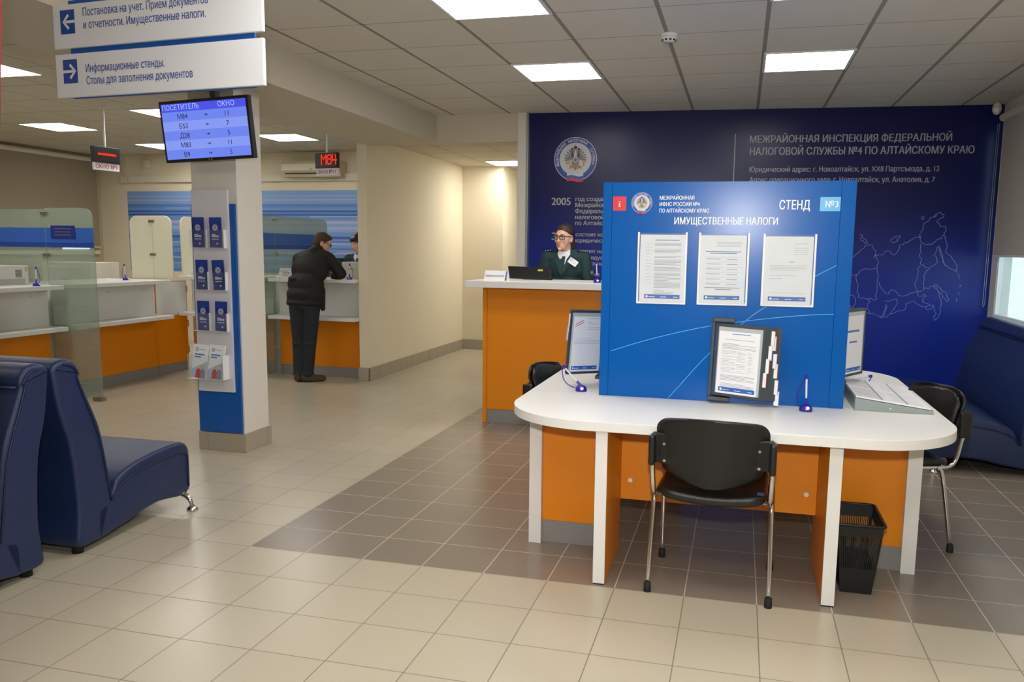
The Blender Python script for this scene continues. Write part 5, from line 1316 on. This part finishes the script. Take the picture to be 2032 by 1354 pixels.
def front_plates(root, x, y, z, yaw, ink=UNIFORM, badge=True, boards=True):
    L = root_local(root)
    M = L @ facing((x, y, z), yaw, -.36)
    b = MB(); b.prism([(-.050, .150), (-.030, .155), (.030, .155), (.050, .150), (.003, -.015), (-.003, -.015)], -.03, .004, SHIRT, M, .002)
    for s in (-1, 1): b.prism([(s*.012, .145), (s*.052, .175), (s*.058, .125), (s*.030, .080)], .004, .012, SHIRT, M, .002)
    b.build('shirt', root)
    b = MB(); b.prism([(-.013, .110), (.013, .110), (.017, .090), (.010, .075), (.020, .01), (0, -.02), (-.020, .01), (-.010, .075), (-.017, .090)], .004, .011, ink, M, .002); b.build('tie', root)
    for s in (-1, 1):
        b = MB(); b.prism([(s*.052, .165), (s*.088, .120), (s*.070, .085), (s*.080, .075), (s*.004, -.075), (s*.000, -.035)], .001, .010, UNIFORM, M, .002); b.build('lapel', root)
    if badge:
        Mb = M @ Matrix.Translation((.095, .055, .016)) @ Matrix.Rotation(-.55, 4, 'Z')
        b = MB(); b.prism([(-.045, -.026), (.045, -.026), (.045, .026), (-.045, .026)], 0, .003, PAPER, Mb, .0008); b.add(ring_bm(.008, .012, .0035, 20), LG['fblue'], Mb @ Matrix.Translation((-.024, .008, 0)))
        for k in range(3): b.rect(-.004, .010-.010*k, .030, .013-.010*k, .0035, INKPALE, Mb)
        b.build('name_badge', root)
face_parts(adm, H, True, -.003, True, HAIRBROWN)
front_plates(adm, AX-.005, AY-.110, 1.30, math.radians(-6))
for s in (-1, 1):
    L = root_local(adm)
    Mb = L @ Matrix.Translation((AX+s*.155, AY-.01, 1.446)) @ Matrix.Rotation(s*.20, 4, 'Y')
    b = MB(); b.box((-.045, -.022, 0), (.045, .022, .006), UNIFORM, .002, Mb)
    for q in range(3): b.add(lathe_bm([(.006, .006), (.003, .011), (0, .012)], 8), GOLD, Mb @ Matrix.Translation((-.025+.022*q, 0, 0)))
    b.build('shoulder_board', adm)
b = MB(); b.prism(round_rect(-.022, -.03, .022, .03, .012, 4), 0, .003, mat('patch_dark', '#2a2f22', .6), root_local(adm) @ facing((AX+.245, AY-.055, 1.27), .6, 0)); b.add(ring_bm(0, .012, .004, 14), GOLD, root_local(adm) @ facing((AX+.245, AY-.055, 1.27), .6, 0)); b.build('sleeve_patch', adm)
cloth(adm, 'hair', hair_blob(H, [('e', (0, .0245, .047), (.0785, .0900, .0775)), ('e', (0, -.008, .087), (.048, .048, .026)), ('e', (0, .075, .02), (.045, .035, .045)), C_((0, .105, .020), .026, (.012, .125, -.06), .032), C_((.012, .125, -.06), .032, (.030, .105, -.165), .016)]), .006, HAIRBROWN, 2)

# ---- the clerk at window eleven, looking down
KX, KY = -4.315, 8.72
H = head_frame((KX-.010, KY-.035, 1.512), math.radians(-26), math.radians(17), 0)
body = head_prims(H) + [C_(H @ V3((0, .028, -.06)), .046, (KX, KY+.02, 1.34), .052), ('e', (KX, KY, 1.20), (.135, .085, .15)), ('e', (KX, KY, .98), (.115, .08, .15)), ('e', (KX, KY, .84), (.15, .10, .12)), C_((KX-.13, KY, 1.32), .048, (KX+.13, KY, 1.32), .048)]
arms = {}
for s in (-1, 1):
    a, e_, w_ = V3((KX+s*.155, KY, 1.32)), V3((KX+s*.19, KY-.03, 1.08)), V3((KX+s*.12-.03, KY-.10, .90)); arms[s] = (a, e_, w_)
    body += [C_(a, .045, e_, .036), C_(e_, .035, w_, .025)] + hand_prims(w_, (-s*.35, -.9, -.1), (-s, -.3, .2), (0, 0, -1), .3)
    body += [C_((KX+s*.085, KY, .80), .075, (KX+s*.085, KY, .43), .05), C_((KX+s*.085, KY, .43), .048, (KX+s*.085, KY+.01, .09), .034), C_((KX+s*.085, KY+.03, .045), .03, (KX+s*.09, KY-.13, .03), .025)]
clk = person('clerk in a green uniform looking down behind the counter of window eleven', (KX, KY, 0), body)
jk = [('e', (KX, KY, 1.21), (.165, .108, .15)), ('e', (KX, KY-.005, 1.08), (.155, .105, .14)), ('e', (KX, KY, .94), (.165, .11, .13)), C_((KX-.145, KY, 1.315), .060, (KX+.145, KY, 1.315), .060), C_((KX-.07, KY+.02, 1.345), .052, (KX+.07, KY+.02, 1.345), .052)]
for s in (-1, 1): jk += [C_(arms[s][0], .060, arms[s][1], .054), C_(arms[s][1], .052, arms[s][2]+V3((s*.01, .03, 0)), .042)]
cloth(clk, 'uniform_jacket', jk, .008, UNIFORM, 4)
cloth(clk, 'trousers', [('e', (KX, KY, .78), (.165, .115, .10))] + [x for s in (-1, 1) for x in (C_((KX+s*.085, KY, .76), .09, (KX+s*.085, KY, .43), .068), C_((KX+s*.085, KY, .43), .066, (KX+s*.085, KY, .06), .060))], .010, UNIFORM, 3)
for s in (-1, 1): cloth(clk, 'shoe', [C_((KX+s*.085, KY+.035, .04), .036, (KX+s*.09, KY-.14, .03), .030)], .006, BLACKPL, 2)
face_parts(clk, H, True, -.002, False, HAIRDARK, -.004)
front_plates(clk, KX-.01, KY-.110, 1.225, math.radians(-10), mat('black_tie', '#15181e', .6), badge=False)
for s in (-1, 1):
    Mb = root_local(clk) @ Matrix.Translation((KX+s*.15, KY-.01, 1.375)) @ Matrix.Rotation(s*.20, 4, 'Y')
    b = MB(); b.box((-.045, -.022, 0), (.045, .022, .006), mat('board_pale', '#b9c0a8', .6), .002, Mb); b.build('shoulder_board', clk)
cloth(clk, 'hair', hair_blob(H, [('e', (0, .018, .042), (.083, .092, .084)), ('e', (0, -.052, .058), (.064, .042, .034)), ('e', (.058, -.03, .035), (.022, .04, .035)), ('e', (-.058, -.03, .035), (.022, .04, .035)), ('e', (0, .085, -.02), (.05, .04, .045))]), .006, HAIRDARK, 2)
# the dark screen beside the clerk
sc_ = thing('monitor', 'dark monitor edge between the man in black and the clerk', 'monitor', (-4.64, 8.84, 0), math.radians(65))
b = MB(); b.box((-.21, -.02, 1.03), (.21, .02, 1.33), BLACKPL, .012); b.build('case', sc_)
b = MB(); b.cyl((0, .03, .76), (0, .03, 1.1), .025, BLACKPL); b.build('stand', sc_)
b = MB(); b.box((-.11, -.08, .75), (.11, .10, .765), BLACKPL, .004); b.build('base', sc_)
wd = thing('staff_desk', 'white staff desk behind the counter of window eleven', 'desk', (0, 0, 0))
b = MB(); b.box((-5.0, 8.55, .71), (-4.55, 9.4, .75), WHITE, .003)
b.build('desktop', wd)
for x, y in ((-4.97, 8.85), (-4.58, 8.85), (-4.97, 9.37), (-4.58, 9.37)):
    b = MB(); b.box((x-.02, y-.02, 0), (x+.02, y+.02, .71), GREYPL); b.build('leg', wd)
